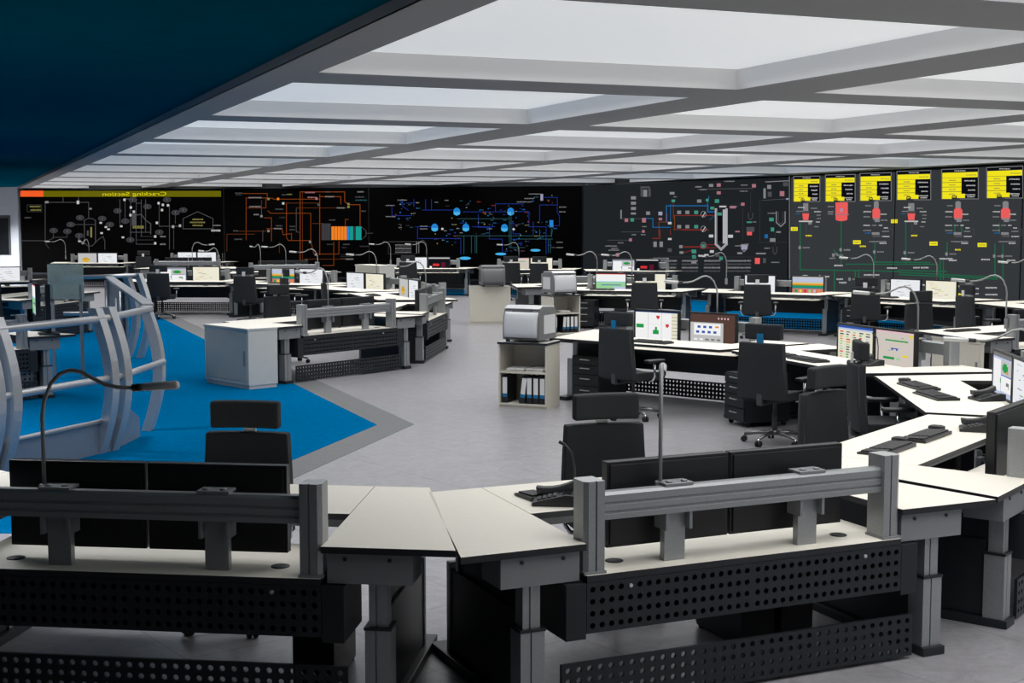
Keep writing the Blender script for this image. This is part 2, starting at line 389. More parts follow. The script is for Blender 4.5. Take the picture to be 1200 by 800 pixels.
# ------------------------------------------------------------------ office chair
def chair_parts():
    P = []
    P.append(('seat', rounded('seat', .5, .49, .09, .035, FABRIC, 4, lambda c: (c.x, c.y, c.z + .02 * (c.x / .25) ** 2 - .02 * max(0, -(c.y) / .25) ** 3), 5), (0, 0, .47), []))
    bend = lambda c: (c.x * (1 - .05 * (c.z / .26)), c.y + .05 * (c.x / .25) ** 2 * .5 - .035 * math.cos(c.z * 5.5) + .02, c.z)
    mb = MB()
    for s in (-1, 1): mb.tube([(s * .15, .052, -.2), (s * .15, .062, -.2)], .022, PLASTD, 12)
    bt = mb.mesh('back_button')
    back = ('backrest', rounded('backrest', .5, .075, .55, .03, FABRIC, 4, lambda c: (c.x * (1 - .06 * c.z / .27), c.y - .03 * (c.x / .25) ** 2 + .03 * math.sin((c.z + .275) * 3), c.z), 6), (0, .27, .735), [])
    P.append(back)
    P.append(('headrest', rounded('headrest', .39, .075, .15, .03, FABRIC, 4, lambda c: (c.x, c.y - .03 * (c.x / .2) ** 2, c.z), 4), (0, .262, 1.115), []))
    mb = MB(); mb.box(-.035, .035, .3, .315, .9, 1.1, WHITE); P.append(('headrest_bracket', mb.mesh('headrest_bracket', .003), (0, 0, 0), []))
    for s in (-1, 1):
        pad = rounded('armrest', .09, .26, .035, .015, PLAST, 3)
        mb = MB(); mb.tube([(0, .0, -.01), (0, 0, -.17), (-s * .03, 0, -.215), (-s * .09, 0, -.225)], .014, CHROME, 8)
        P.append(('armrest', pad, (s * .315, -.01, .66), [('armrest_post', mb.mesh('armrest_post'))]))
    mb = MB(); mb.lathe([(.025, .11), (.025, .28), (.018, .28), (.018, .40), (.09, .405), (.11, .43)], 0, 0, PLASTD, 14); P.append(('gas_lift', mb.mesh('gas_lift'), (0, 0, 0), []))
    mb = MB(); mb.box(-.03, .03, .12, .3, .40, .425, PLASTD); mb.box(-.03, .03, .27, .312, .41, .62, PLASTD); P.append(('back_support', mb.mesh('back_support', .006), (0, 0, 0), []))
    SATIN = mat('satin_dark_metal', (.22, .225, .23), .3, .9)
    mb = MB(); mb.lathe([(.045, .085), (.045, .13), (.028, .135)], 0, 0, SATIN, 14)
    for k in range(5):
        t = 2 * math.pi * k / 5 + .3; d = Vector((math.cos(t), math.sin(t), 0))
        mb.tube([d * .03 + Vector((0, 0, .11)), d * .17 + Vector((0, 0, .10)), d * .3 + Vector((0, 0, .075))], [.024, .02, .015], SATIN, 8)
    P.append(('star_base', mb.mesh('star_base'), (0, 0, 0), []))
    for k in range(5):
        t = 2 * math.pi * k / 5 + .3; x, y = .3 * math.cos(t), .3 * math.sin(t); mb = MB()
        for o in (-.016, .016):
            a = Vector((-math.sin(t), math.cos(t), 0)) * o
            mb.tube([(x + a.x * .5, y + a.y * .5, .029), (x + a.x * 1.7, y + a.y * 1.7, .029)], .029, RUBBER, 12)
        mb.tube([(x, y, .03), (x, y, .08)], .009, CHROME, 6)
        P.append(('caster', mb.mesh('caster'), (0, 0, 0), []))
    return P
def chair(x, y, deg, label, bracket=None):
    """backrest lies at +y of the chair: deg turns it"""
    if 'chair' not in TEMPL:
        r = empty('office_chair', x, y, 0, R(deg))
        for n, me, lc, ch in chair_parts():
            o = part(n, me, r, lc)
            for c in ch: part(c[0], c[1], o)
        TEMPL['chair'] = r
    else:
        r = copy_tree(TEMPL['chair']); r.location = (x, y, 0); r.rotation_euler = (0, 0, R(deg))
    tago(r, label, 'chair', 'swivel office chairs at the desks')
    if bracket:
        for ch in r.children:
            if ch.name.startswith('headrest_bracket'):
                ch.data = ch.data.copy(); ch.data.materials[0] = bracket
    return r
# ------------------------------------------------------------------ small desk things
def kb_mesh(w=.49, d=.19):
    mb = MB(); mb.extrude_x([(-d / 2, 0), (d / 2, 0), (d / 2, .022), (-d / 2 + .03, .016), (-d / 2, .012)], -w / 2, w / 2, PLAST); base = mb.mesh('base', .003)
    k = MB()
    for j in range(5):
        y = -d / 2 + .022 + j * (d - .04) / 5
        for i in range(15):
            if 11 <= i < 12: continue
            x = -w / 2 + .012 + i * (w - .024) / 15; z = .014 + (y + d / 2) * .05
            k.box(x, x + (w - .024) / 15 - .003, y, y + (d - .04) / 5 - .003, z, z + .009, KEYS)
    return base, k.mesh('keys')
KB = kb_mesh()
def keyboard(frame, lx, ly, label, turn=0, z=ZT, stripe=None):
    x, y = loc2(frame, lx, ly); r = empty('keyboard', x, y, z, frame[2] + R(180 + turn)); tago(r, label, 'keyboard', 'keyboards on the desks')
    b = part('base', KB[0], r); part('keys', KB[1], r)
    if stripe:
        mb = MB(); mb.box(-.2, .2, -.082, -.07, .015, .0175, stripe); part('red_key_strip', mb.mesh('red_key_strip'), r)
    return r
MOUSEM = rounded('shell', .06, .105, .034, .014, PLAST, 3, lambda c: (c.x, c.y, c.z + .004 * (1 - (c.y / .05) ** 2)), 2)
_w = MB(); _w.tube([(-.006, .03, .036), (.006, .03, .036)], .006, PLASTD, 8); WHEEL = _w.mesh('scroll_wheel')
def mouse(frame, lx, ly, label, turn=0):
    x, y = loc2(frame, lx, ly); r = empty('computer_mouse', x, y, ZT, frame[2] + R(180 + turn)); tago(r, label, 'mouse', 'computer mice on the desks')
    part('shell', MOUSEM, r, (0, 0, .018)); part('scroll_wheel', WHEEL, r)
_b = MB(); _b.extrude_x([(-.11, 0), (.11, 0), (.11, .055), (.06, .06), (-.11, .018)], -.1, .1, PLAST); PHB = _b.mesh('phone_base', .004)
PHH = rounded('handset', .055, .2, .04, .016, PLASTD, 3, lambda c: (c.x, c.y, c.z - .018 * (1 - (c.y / .1) ** 2)), 4)
_b = MB()
for j in range(4):
    for i in range(3): _b.box(.0 + i * .026, .02 + i * .026, -.085 + j * .026, -.067 + j * .026, .024 + j * .0062, .034 + j * .0062, PLASTD)
_b.box(.0, .075, .04, .085, .055, .0605, DGLASS); PHK = _b.mesh('keypad')
_b = MB(); _b.tube([(.02, .1, .05), (.02, .1, .18), (.02, .085, .26), (.02, .05, .3)], .005, PLAST, 8); _b.tube([(.02, .05, .3), (.02, .02, .315)], .009, PLAST, 8); PHM = _b.mesh('microphone_stalk')
def phone(frame, lx, ly, label, turn=0, mic=False):
    x, y = loc2(frame, lx, ly); r = empty('desk_phone', x, y, ZT, frame[2] + R(180 + turn)); tago(r, label, 'phone', 'desk telephones')
    part('phone_base', PHB, r); part('handset', PHH, r, (-.06, 0, .072), (R(10), 0, 0)); part('keypad', PHK, r)
    if mic: part('microphone_stalk', PHM, r)
def pedestal_mesh():
    b = MB(); b.box(-.21, .21, -.27, .27, .05, .56, BLACK); body = b.mesh('carcass', .004)
    ds = []
    for z0, z1 in ((.455, .545), (.345, .445), (.205, .335), (.065, .195)):
        m = MB(); m.box(-.2, .2, -.288, -.271, z0, z1, BLACK); h = MB()
        h.box(-.07, .07, -.31, -.302, (z0 + z1) / 2 + .012, (z0 + z1) / 2 + .024, ALUL); h.box(-.07, -.062, -.303, -.287, (z0 + z1) / 2 + .012, (z0 + z1) / 2 + .024, ALUL); h.box(.062, .07, -.303, -.287, (z0 + z1) / 2 + .012, (z0 + z1) / 2 + .024, ALUL)
        ds.append((m.mesh('drawer', .003), h.mesh('handle')))
    cs = []
    for x in (-.17, .17):
        for y in (-.22, .22):
            m = MB(); m.tube([(x - .012, y, .026), (x + .012, y, .026)], .026, RUBBER, 12); m.box(x - .016, x + .016, y - .016, y + .016, .03, .05, PLASTD); cs.append(m.mesh('caster'))
    return body, ds, cs
PED = None
def pedestal(x, y, deg, label):
    global PED
    if PED is None: PED = pedestal_mesh()
    r = empty('drawer_pedestal', x, y, 0, R(deg)); tago(r, label, 'drawers', 'black drawer pedestals under the desks')
    part('carcass', PED[0], r)
    for d, h in PED[1]: part('handle', h, part('drawer', d, r))
    for c in PED[2]: part('caster', c, r)
# computer tower
def tower_mesh():
    b = MB(); b.box(-.1, .1, -.22, .22, .012, .44, BLACK)
    f = MB(); f.box(-.096, .096, -.232, -.22, .02, .435, PLAST); f.box(-.07, .07, -.236, -.232, .36, .40, PLASTD); f.box(-.07, .07, -.236, -.232, .3, .34, PLASTD); f.tube([(0, -.236, .25), (0, -.232, .25)], .012, ALUL, 10)
    t = MB()
    for x in (-.08, .08):
        for y in (-.19, .19): t.box(x - .015, x + .015, y - .015, y + .015, 0, .012, RUBBER)
    return b.mesh('case', .006), f.mesh('front_bezel', .003), t.mesh('foot_pad')
TOW = tower_mesh()
def tower(x, y, deg, label, z=0):
    r = empty('computer_tower', x, y, z, R(deg)); tago(r, label, 'computer', 'computer towers under the desks')
    part('case', TOW[0], r); part('front_bezel', TOW[1], r); part('feet', TOW[2], r)
# ------------------------------------------------------------------ cabinets, printers, binders
def bookcase(x, y, deg, label, w=.60, d=.45, h=.77):
    """open front towards -y"""
    r = empty('bookcase', x, y, 0, R(deg)); tago(r, label, 'bookcase', 'open bookcases with a printer on top')
    t = .02
    for s in (-1, 1):
        b = MB(); b.box(s * (w / 2 - t / 2) - t / 2, s * (w / 2 - t / 2) + t / 2, 0, d, .03, h - .025, BEIGE); part('side_panel', b.mesh('side_panel', .0015), r)
    b = MB(); b.box(-w / 2 + t, w / 2 - t, d - .012, d, .03, h - .025, BEIGE); part('back_panel', b.mesh('back_panel'), r)
    b = MB(); b.box(-w / 2, w / 2, .02, d, 0, .03, BEIGE); part('plinth', b.mesh('plinth'), r)
    for z in (.045, .42):
        b = MB(); b.box(-w / 2 + t, w / 2 - t, .006, d - .012, z - .015, z + .008, BEIGE); part('shelf', b.mesh('shelf', .001), r)
    b = MB(); b.box(-w / 2 - .01, w / 2 + .01, -.015, d + .005, h - .025, h, EDGE, CABW); part('top_board', b.mesh('top_board'), r)
    return (x, y, R(deg))
def binder(frame, lx, ly, z, label, tilt=0):
    x, y = loc2(frame, lx, ly); r = empty('ring_binder', x, y, z, frame[2]); r.rotation_euler = (0, R(tilt), frame[2]); tago(r, label, 'binder', 'ring binders in the bookcases')
    if 'binder' not in SCR:
        b = MB(); b.box(-.037, -.033, 0, .28, 0, .315, PLAST); b.box(.033, .037, 0, .28, 0, .315, PLAST); b.box(-.037, .037, 0, .004, 0, .315, PLAST); c = b.mesh('cover')
        p = MB(); p.box(-.03, .03, .02, .25, .01, .3, PAPER); s = MB(); s.box(-.028, .028, -.0015, 0, .11, .3, WHITE); u = MB(); u.box(-.028, .028, -.0015, 0, .07, .11, BLUEP)
        SCR['binder'] = (c, p.mesh('pages'), s.mesh('spine_label'), u.mesh('blue_spine_band'))
    for n, me in zip(('cover', 'pages', 'spine_label', 'blue_spine_band'), SCR['binder']): part(n, me, r)
def papers(frame, lx, ly, z, label, n=6, w=.21, d=.29, turn=0):
    x, y = loc2(frame, lx, ly); r = empty('paper_stack', x, y, z, frame[2] + R(turn)); tago(r, label, 'paper', 'stacks of paper in the bookcases')
    b = MB()
    for k in range(n):
        o = random.uniform(-.012, .012); b.box(-w / 2 + o, w / 2 + o, -d / 2 - o, d / 2 - o, k * .004, k * .004 + .0035, PAPER)
    me = b.mesh('sheets', fix=False); o = part('sheets', me, r)
def printer_mesh(dark):
    w, d, h = .50, .50, .43
    face = PRGREY if dark else SILVER; side = PRGREY
    # side profile (y front negative)
    pr = [(-.25, .03), (.25, .03), (.25, .36), (.20, .415), (-.13, .43), (-.2, .40), (-.238, .3), (-.25, .17)]
    b = MB(); b.extrude_x(pr, -w / 2, w / 2, side); body = b.mesh('body', .012)
    # bulging front cover
    n = 10; vs = []; prof = [(-.254, .06), (-.268, .12), (-.270, .20), (-.262, .28), (-.245, .335), (-.226, .37)]
    for (y, z) in prof:
        for k in range(n + 1):
            u = k / n * 2 - 1; vs.append((u * .222, y - .018 * (1 - u * u), z))
    m = len(vs); vs += [(v[0], v[1] + .04, v[2]) for v in vs]
    fs = [[j * (n + 1) + k, j * (n + 1) + k + 1, (j + 1) * (n + 1) + k + 1, (j + 1) * (n + 1) + k] for j in range(len(prof) - 1) for k in range(n)]
    fs += [[i + m for i in f[::-1]] for f in fs]
    rim = [k for k in range(n + 1)] + [(j + 1) * (n + 1) - 1 for j in range(1, len(prof))] + [(len(prof) - 1) * (n + 1) + k for k in range(n - 1, -1, -1)] + [j * (n + 1) for j in range(len(prof) - 2, 0, -1)]
    fs += [[rim[i], rim[(i + 1) % len(rim)], rim[(i + 1) % len(rim)] + m, rim[i] + m] for i in range(len(rim))]
    c = MB(); c.add(vs, fs, face, True); cover = c.mesh('front_cover')
    l = MB(); l.extrude_x([(-.21, .402), (-.135, .432), (.2, .418), (.2, .43), (-.13, .448), (-.22, .412)], -w / 2 + .01, w / 2 - .01, face); lid = l.mesh('lid', .004)
    o = MB(); o.extrude_x([(-.238, .365), (-.215, .413), (-.19, .415), (-.2, .36)], -.13, .13, PLASTD); out = o.mesh('paper_exit')
    t = MB(); t.box(-.21, .21, -.262, -.24, .03, .055, PLASTD); tray = t.mesh('paper_tray', .003)
    f = MB()
    for x in (-.2, .2):
        for y in (-.2, .2): f.box(x - .02, x + .02, y - .02, y + .02, 0, .03, RUBBER)
    s = MB()
    for sgn in (-1, 1): s.box(sgn * (w / 2) - .004, sgn * (w / 2) + .004, -.12, .2, .1, .33, PLASTD if dark else SILVER)
    return [('body', body), ('front_cover', cover), ('lid', lid), ('paper_exit', out), ('paper_tray', tray), ('rubber_foot', f.mesh('rubber_foot')), ('side_cover', s.mesh('side_cover', .003))]
def printer(x, y, z, deg, label, dark=False, k=1.0):
    key = ('printer', dark)
    if key not in SCR: SCR[key] = printer_mesh(dark)
    r = empty('laser_printer', x, y, z, R(deg)); r.scale = (k, k, k); tago(r, label, 'printer', 'laser printers standing on cabinets')
    for n, me in SCR[key]: part(n, me, r)
def cabinet(x, y, deg, label, w=1.2, d=.62, h=.75, front=CABG, body=CABW, top=None):
    """tambour-door cabinet, door towards -y"""
    r = empty('storage_cabinet', x, y, 0, R(deg)); tago(r, label, 'cabinet', 'white storage cabinets at the desk ends')
    b = MB(); b.box(-w / 2, w / 2, 0, d, .05, h - .025, body); part('carcass', b.mesh('carcass', .002), r)
    b = MB(); b.box(-w / 2 + .01, w / 2 - .01, .012, d - .012, 0, .05, body); part('plinth', b.mesh('plinth'), r)
    b = MB(); b.box(-w / 2 - .006, w / 2 + .006, -.012, d + .006, h - .025, h, body, top or CREAM); part('top_board', b.mesh('top_board', .002), r)
    b = MB(); n = 22; z0, z1 = .1, h - .06; dw = (w - .08) / n
    for k in range(n): b.box(-w / 2 + .04 + k * dw, -w / 2 + .04 + (k + 1) * dw - .003, -.004, .002, z0, z1, front)
    b.box(-w / 2 + .04, w / 2 - .04, -.001, .003, z0, z1, front); o = part('shutter_door', b.mesh('shutter_door', fix=False), r)
    h_ = MB(); h_.box(w / 2 - .1, w / 2 - .07, -.018, -.004, .3, .5, ALUD); part('door_handle', h_.mesh('door_handle', .002), o)
    return r
# ================================================================== the room
AZ = math.atan2(656, 1606)                          # ceiling grid is turned by this angle
ga = Vector((-math.sin(AZ), math.cos(AZ))); gb = Vector((math.cos(AZ), math.sin(AZ)))
def AB(a, b): v = ga * a + gb * b; return (v.x, v.y)
# floor
fm = mat('floor_tiles', (.36, .355, .37), .3, 0, .5)
nt = fm.node_tree; bs = nt.nodes['Principled BSDF']; lk = nt.links
tc = nt.nodes.new('ShaderNodeTexCoord'); mp = nt.nodes.new('ShaderNodeMapping'); mp.inputs['Rotation'].default_value = (0, 0, R(-37))
lk.new(tc.outputs['Object'], mp.inputs['Vector'])
br = nt.nodes.new('ShaderNodeTexBrick'); br.offset = 0; br.inputs['Scale'].default_value = 1; br.inputs['Brick Width'].default_value = .9; br.inputs['Row Height'].default_value = .9
br.inputs['Mortar Size'].default_value = .006; br.inputs['Mortar Smooth'].default_value = .3
br.inputs['Color1'].default_value = (.295, .288, .305, 1); br.inputs['Color2'].default_value = (.31, .303, .32, 1); br.inputs['Mortar'].default_value = (.20, .196, .206, 1)
lk.new(mp.outputs['Vector'], br.inputs['Vector'])
n1 = nt.nodes.new('ShaderNodeTexNoise'); n1.inputs['Scale'].default_value = 8; n1.inputs['Detail'].default_value = 8; n1.inputs['Roughness'].default_value = .7; n1.inputs['Distortion'].default_value = 1.2
lk.new(tc.outputs['Object'], n1.inputs['Vector'])
rp = nt.nodes.new('ShaderNodeValToRGB'); rp.color_ramp.elements[0].position = .35; rp.color_ramp.elements[1].position = .65; rp.color_ramp.elements[0].color = (.80, .80, .81, 1); rp.color_ramp.elements[1].color = (1.12, 1.12, 1.13, 1)
lk.new(n1.outputs['Fac'], rp.inputs['Fac'])
mx = nt.nodes.new('ShaderNodeMix'); mx.data_type = 'RGBA'; mx.blend_type = 'MULTIPLY'; mx.inputs['Factor'].default_value = 1
lk.new(br.outputs['Color'], mx.inputs['A']); lk.new(rp.outputs['Color'], mx.inputs['B']); lk.new(mx.outputs['Result'], bs.inputs['Base Color'])
mb = MB(); mb.box(-26, 20, -8, 56, -.1, 0, fm); struct('floor', mb.mesh('floor'))
FBLUE = noise_bump(mat('floor_blue', (.0, .105, .255), .5, 0, .0), 12, .05, .08)
FGREY = noise_bump(mat('floor_grey_border', (.15, .155, .16), .5, 0, .1), 12, .05, .06)
i0 = Vector(at(442, 498, 0)); i1 = Vector(at(380, 466, 0)); i2 = Vector(at(380, 524, 0))
far = i0 + (Vector(at(220, 388, 0)) - i0).normalized() * 19; low = i0 + (i2 - i0).normalized() * 5.2
mb = MB(); mb.prism([(far.x, far.y), (-19, far.y), (-19, low.y), (low.x, low.y), (i0.x, i0.y)], .0, .004, FBLUE); struct('floor_blue', mb.mesh('floor_blue'))
o0 = Vector(at(485, 497, 0)); o1 = o0 + (far - i0).normalized() * 19.4; o2 = o0 + (i2 - i0).normalized() * 5.2
mb = MB(); mb.prism([(i0.x, i0.y), (o0.x, o0.y), (o1.x, o1.y), (far.x, far.y)], 0, .0035, FGREY); mb.prism([(o0.x, o0.y), (i0.x, i0.y), (low.x, low.y), (o2.x, o2.y)], 0, .0035, FGREY); struct('floor_border', mb.mesh('floor_border'))
# walls of screens: plan points along the wall from left to right (measured at the ceiling line)
ZC = 3.25
WP = [Vector(at(*p, ZC)) for p in ((25, 221), (683, 215.5), (925, 205.5), (1050, 198.5), (1200, 190))]
WP.append(WP[-1] + (WP[-1] - WP[-2]).normalized() * 9)
# second blue zone at the foot of the screen wall
q = [at(*p, 0) for p in ((500, 345), (700, 352), (815, 366), (885, 384), (1050, 391), (1200, 402))]
e = [tuple(v) for v in (WP[4], WP[3], WP[2], WP[1])] + [(-3, WP[1].y + .8)]
mb = MB(); mb.prism(q + e, 0, .003, FBLUE); struct('floor_blue_wall_strip', mb.mesh('floor_blue_wall_strip'))
def wall_seg(name, p, q, z0, z1, th, m):
    d = (q - p).normalized(); n = Vector((-d.y, d.x))
    a, b, c, e = p, q, q + n * th, p + n * th
    mb = MB(); mb.prism([tuple(a), tuple(b), tuple(c), tuple(e)], z0, z1, m); return struct(name, mb.mesh(name))
for k in range(5):
    d = (WP[k + 1] - WP[k]).normalized(); n = Vector((-d.y, d.x)) * .16
    wall_seg('wall_screen_back' if k else 'wall_back', WP[k] + n - d * .02, WP[k + 1] + n + d * .02, 0, 3.6, .2, WALLD)
d0 = (WP[1] - WP[0]).normalized()
pl = WP[0] - d0 * 9
# light grey wall left of the screens with a dark window
wl0 = Vector(at(22, 221, ZC)); 
mb = MB(); nrm = Vector((-d0.y, d0.x))
xw = (Vector(at(13, 256, EYE)) if False else None)
s13 = (wl0.x - 13.0 * 0); 
def on_wall(px, py, P, D):               # pixel -> (distance along wall, height)
    r = ray(px, py); n = Vector((-D.y, D.x)); t = P.dot(n) / (r[0] * n.x + r[1] * n.y)
    h = Vector((r[0] * t, r[1] * t)); return ((h - P).dot(D), EYE + r[2] * t)
uw, zw1 = on_wall(13, 252, WP[0], d0); uw2, zw0 = on_wall(2, 293, WP[0], d0); ur, _ = on_wall(22, 250, WP[0], d0)
zt = 3.6
def wbox(u0, u1, z0, z1, off0, off1, m, name, st=True):
    a = WP[0] + d0 * u0; b = WP[0] + d0 * u1
    P4 = [a + nrm * off0, b + nrm * off0, b + nrm * off1, a + nrm * off1]
    mb = MB(); mb.prism([tuple(p) for p in P4], z0, z1, m); return mb
mb = wbox(uw, ur, 0, zt, -.05, .25, WALLG, '')
for args in ((uw - 9, uw, zw1, zt), (uw - 9, uw, 0, .9)):
    w2 = wbox(args[0], args[1], args[2], args[3], -.05, .25, WALLG, ''); mb.add(w2.v, w2.f, WALLG)
struct('wall_left', mb.mesh('wall_left'))
wn = struct('window_1', wbox(uw - 9, uw, .9, zw1, .12, .16, DGLASS, '').mesh('window_1'))
fr = wbox(uw - .12, uw, .9, zw1, -.02, .12, GROOVE, ''); w2 = wbox(uw - 9, uw, zw1 - .1, zw1, -.02, .12, GROOVE, ''); fr.add(w2.v, w2.f, GROOVE); struct('window_frame', fr.mesh('window_frame'), wn)
# outer shell of the room
for nm, p, q in (('wall_west', (-24, 54), (-24, -7)), ('wall_south', (-24, -7), (18, -7)), ('wall_east', (18, -7), (18, 24))):
    wall_seg(nm, Vector(p), Vector(q), 0, 3.6, -.2, WALLG)
# ceiling: teal soffit on the left, coffered light grey grid on the right
TEAL = noise_bump(mat('ceiling_teal', (.0, .052, .086), .6, 0, .0), 3, .03, .05)
CFR = noise_bump(mat('ceiling_beam', (.215, .222, .23), .75), 20, .03, .02)
CSIDE = mat('ceiling_coffer_side', (.84, .84, .84), .7)
CPAN = glow('ceiling_panel', 160, 164, 166); CPAN.node_tree.nodes['Principled BSDF'].inputs['Base Color'].default_value = (.8, .8, .8, 1)
CPAN.node_tree.nodes['Principled BSDF'].inputs['Roughness'].default_value = .8
# grid in (b, a): local x = b, local y = a
bs_ = [(2.11, 2.47)] + [(6.0 + 4.08 * k, 6.72 + 4.08 * k) for k in range(4)]
as_ = [(-3.5 + 4.43 * k, -2.75 + 4.43 * k) for k in range(13)]
ZP = ZC + .17
mb = MB()
b_end = bs_[-1][1]; a0, a1 = as_[0][0], as_[-1][1]
for k, (b0, b1) in enumerate(bs_):
    mb.box(b0, b1, a0, a1, ZC, ZC + .005, CFR)
for (y0, y1) in as_:
    for k in range(len(bs_) - 1): mb.box(bs_[k][1], bs_[k + 1][0], y0, y1, ZC, ZC + .005, CFR)
grid = struct('ceiling_grid', mb.mesh('ceiling_grid')); grid.rotation_euler = (0, 0, AZ)
mb = MB()
for k in range(len(bs_) - 1):
    for j in range(len(as_) - 1):
        x0, x1, y0, y1 = bs_[k][1], bs_[k + 1][0], as_[j][1], as_[j + 1][0]
        for (p, q) in (((x0, y0), (x1, y0)), ((x1, y0), (x1, y1)), ((x1, y1), (x0, y1)), ((x0, y1), (x0, y0))):
            mb.add([(p[0], p[1], ZC + .004), (q[0], q[1], ZC + .004), (q[0], q[1], ZP), (p[0], p[1], ZP)], [[0, 1, 2, 3]], CSIDE)
sd = struct('ceiling_coffer_sides', mb.mesh('ceiling_coffer_sides', fix=False)); sd.rotation_euler = (0, 0, AZ)
mb = MB(); mb.box(bs_[0][0] - .05, b_end, a0, a1, ZP + .03, ZP + .08, WALLD); cb = struct('ceiling', mb.mesh('ceiling')); cb.rotation_euler = (0, 0, AZ)
mb = MB(); mb.box(-45, bs_[0][0] + .001, -20, 62, ZC + .06, ZC + .2, TEAL); mb.box(bs_[0][0] - .001, bs_[0][0] + .02, -20, 62, ZC, ZC + .06, CFR); tl = struct('ceiling_teal', mb.mesh('ceiling_teal')); tl.rotation_euler = (0, 0, AZ)
ORD = ['first', 'second', 'third', 'fourth', 'fifth', 'sixth', 'seventh', 'eighth', 'ninth', 'tenth', 'eleventh', 'twelfth']
LIGHT_W = 63.0
seen = {}
for k in range(len(bs_) - 1):
    row = 0
    for j in range(len(as_) - 1):
        x0, x1, y0, y1 = bs_[k][1], bs_[k + 1][0], as_[j][1], as_[j + 1][0]
        cx, cy = AB((y0 + y1) / 2, (x0 + x1) / 2)
        wall_y = WP[0].y if cx < 0 else WP[0].y + (WP[1].y - WP[0].y) * max(0, min(1, (cx - WP[0].x) / (WP[1].x - WP[0].x)))
        if cx > WP[1].x:
            wall_y = WP[1].y + (WP[4].y - WP[1].y) * (cx - WP[1].x) / (WP[4].x - WP[1].x)
        if cy > wall_y + 1.5 or cx > 17 or cx < -24: continue
        key = 'panel'
        if key not in SCR:
            m_ = MB(); hx, hy = (x1 - x0) / 2, (y1 - y0) / 2; m_.box(-1, 1, -1, 1, 0, .02, CPAN); SCR[key] = m_.mesh('luminous_panel')
        o = bpy.data.objects.new('ceiling_light', SCR[key]); C.objects.link(o); o.location = (cx, cy, ZP); o.rotation_euler = (0, 0, AZ); o.scale = ((x1 - x0) / 2 + .02, (y1 - y0) / 2 + .02, 1)
        vis = cy > 4
        if vis: row += 1
        lab = ('luminous white ceiling panel, bay %s of the row %s from the teal ceiling edge' % (ORD[row - 1], ORD[k])) if vis else 'luminous white ceiling panel above and behind the viewer'
        tago(o, lab if vis else lab, 'ceiling light', 'luminous ceiling panels' if vis else 'ceiling panels over the viewer')
        ld = bpy.data.lights.new('coffer_lamp', 'AREA'); ld.shape = 'RECTANGLE'; ld.size = x1 - x0 - .3; ld.size_y = y1 - y0 - .3; ld.energy = LIGHT_W; ld.spread = R(135); ld.color = (1, .985, .96)
        lo = bpy.data.objects.new('coffer_lamp', ld); C.objects.link(lo); lo.location = (cx, cy, ZP - .012); lo.rotation_euler = (0, 0, AZ)
for lx, ly in [(-18.2, 46.2), (-16.0, 40.0), (-14.0, 34.0)] + [AB(a, b) for a in (9.5, 14.5, 19.5, 24.5) for b in (-.6, -4.2)]:  # unseen area lights added below the teal ceiling to brighten the left side
    ld = bpy.data.lights.new('soffit_fill_light', 'AREA'); ld.shape = 'RECTANGLE'; ld.size = 2.2; ld.size_y = .4; ld.energy = (420 if ly > 45 else 150) if lx < -11.9 else 85; ld.spread = R(120); ld.color = (.95, .97, 1)
    lo = bpy.data.objects.new('soffit_fill_light', ld); C.objects.link(lo); lo.location = (lx, ly, ZC + .05)
w = bpy.data.worlds.new('world'); SC.world = w; w.use_nodes = True
w.node_tree.nodes['Background'].inputs['Color'].default_value = (.3, .33, .38, 1); w.node_tree.nodes['Background'].inputs['Strength'].default_value = .05
vs = SC.view_settings; vs.view_transform = 'Standard'; vs.look = 'None'; vs.exposure = 0; vs.gamma = 1; vs.use_curve_mapping = False
SC.cycles.use_denoising = True; SC.cycles.max_bounces = 6; SC.cycles.sample_clamp_indirect = 3
try: SC.cycles.denoiser = 'OPENIMAGEDENOISE'
except Exception: pass
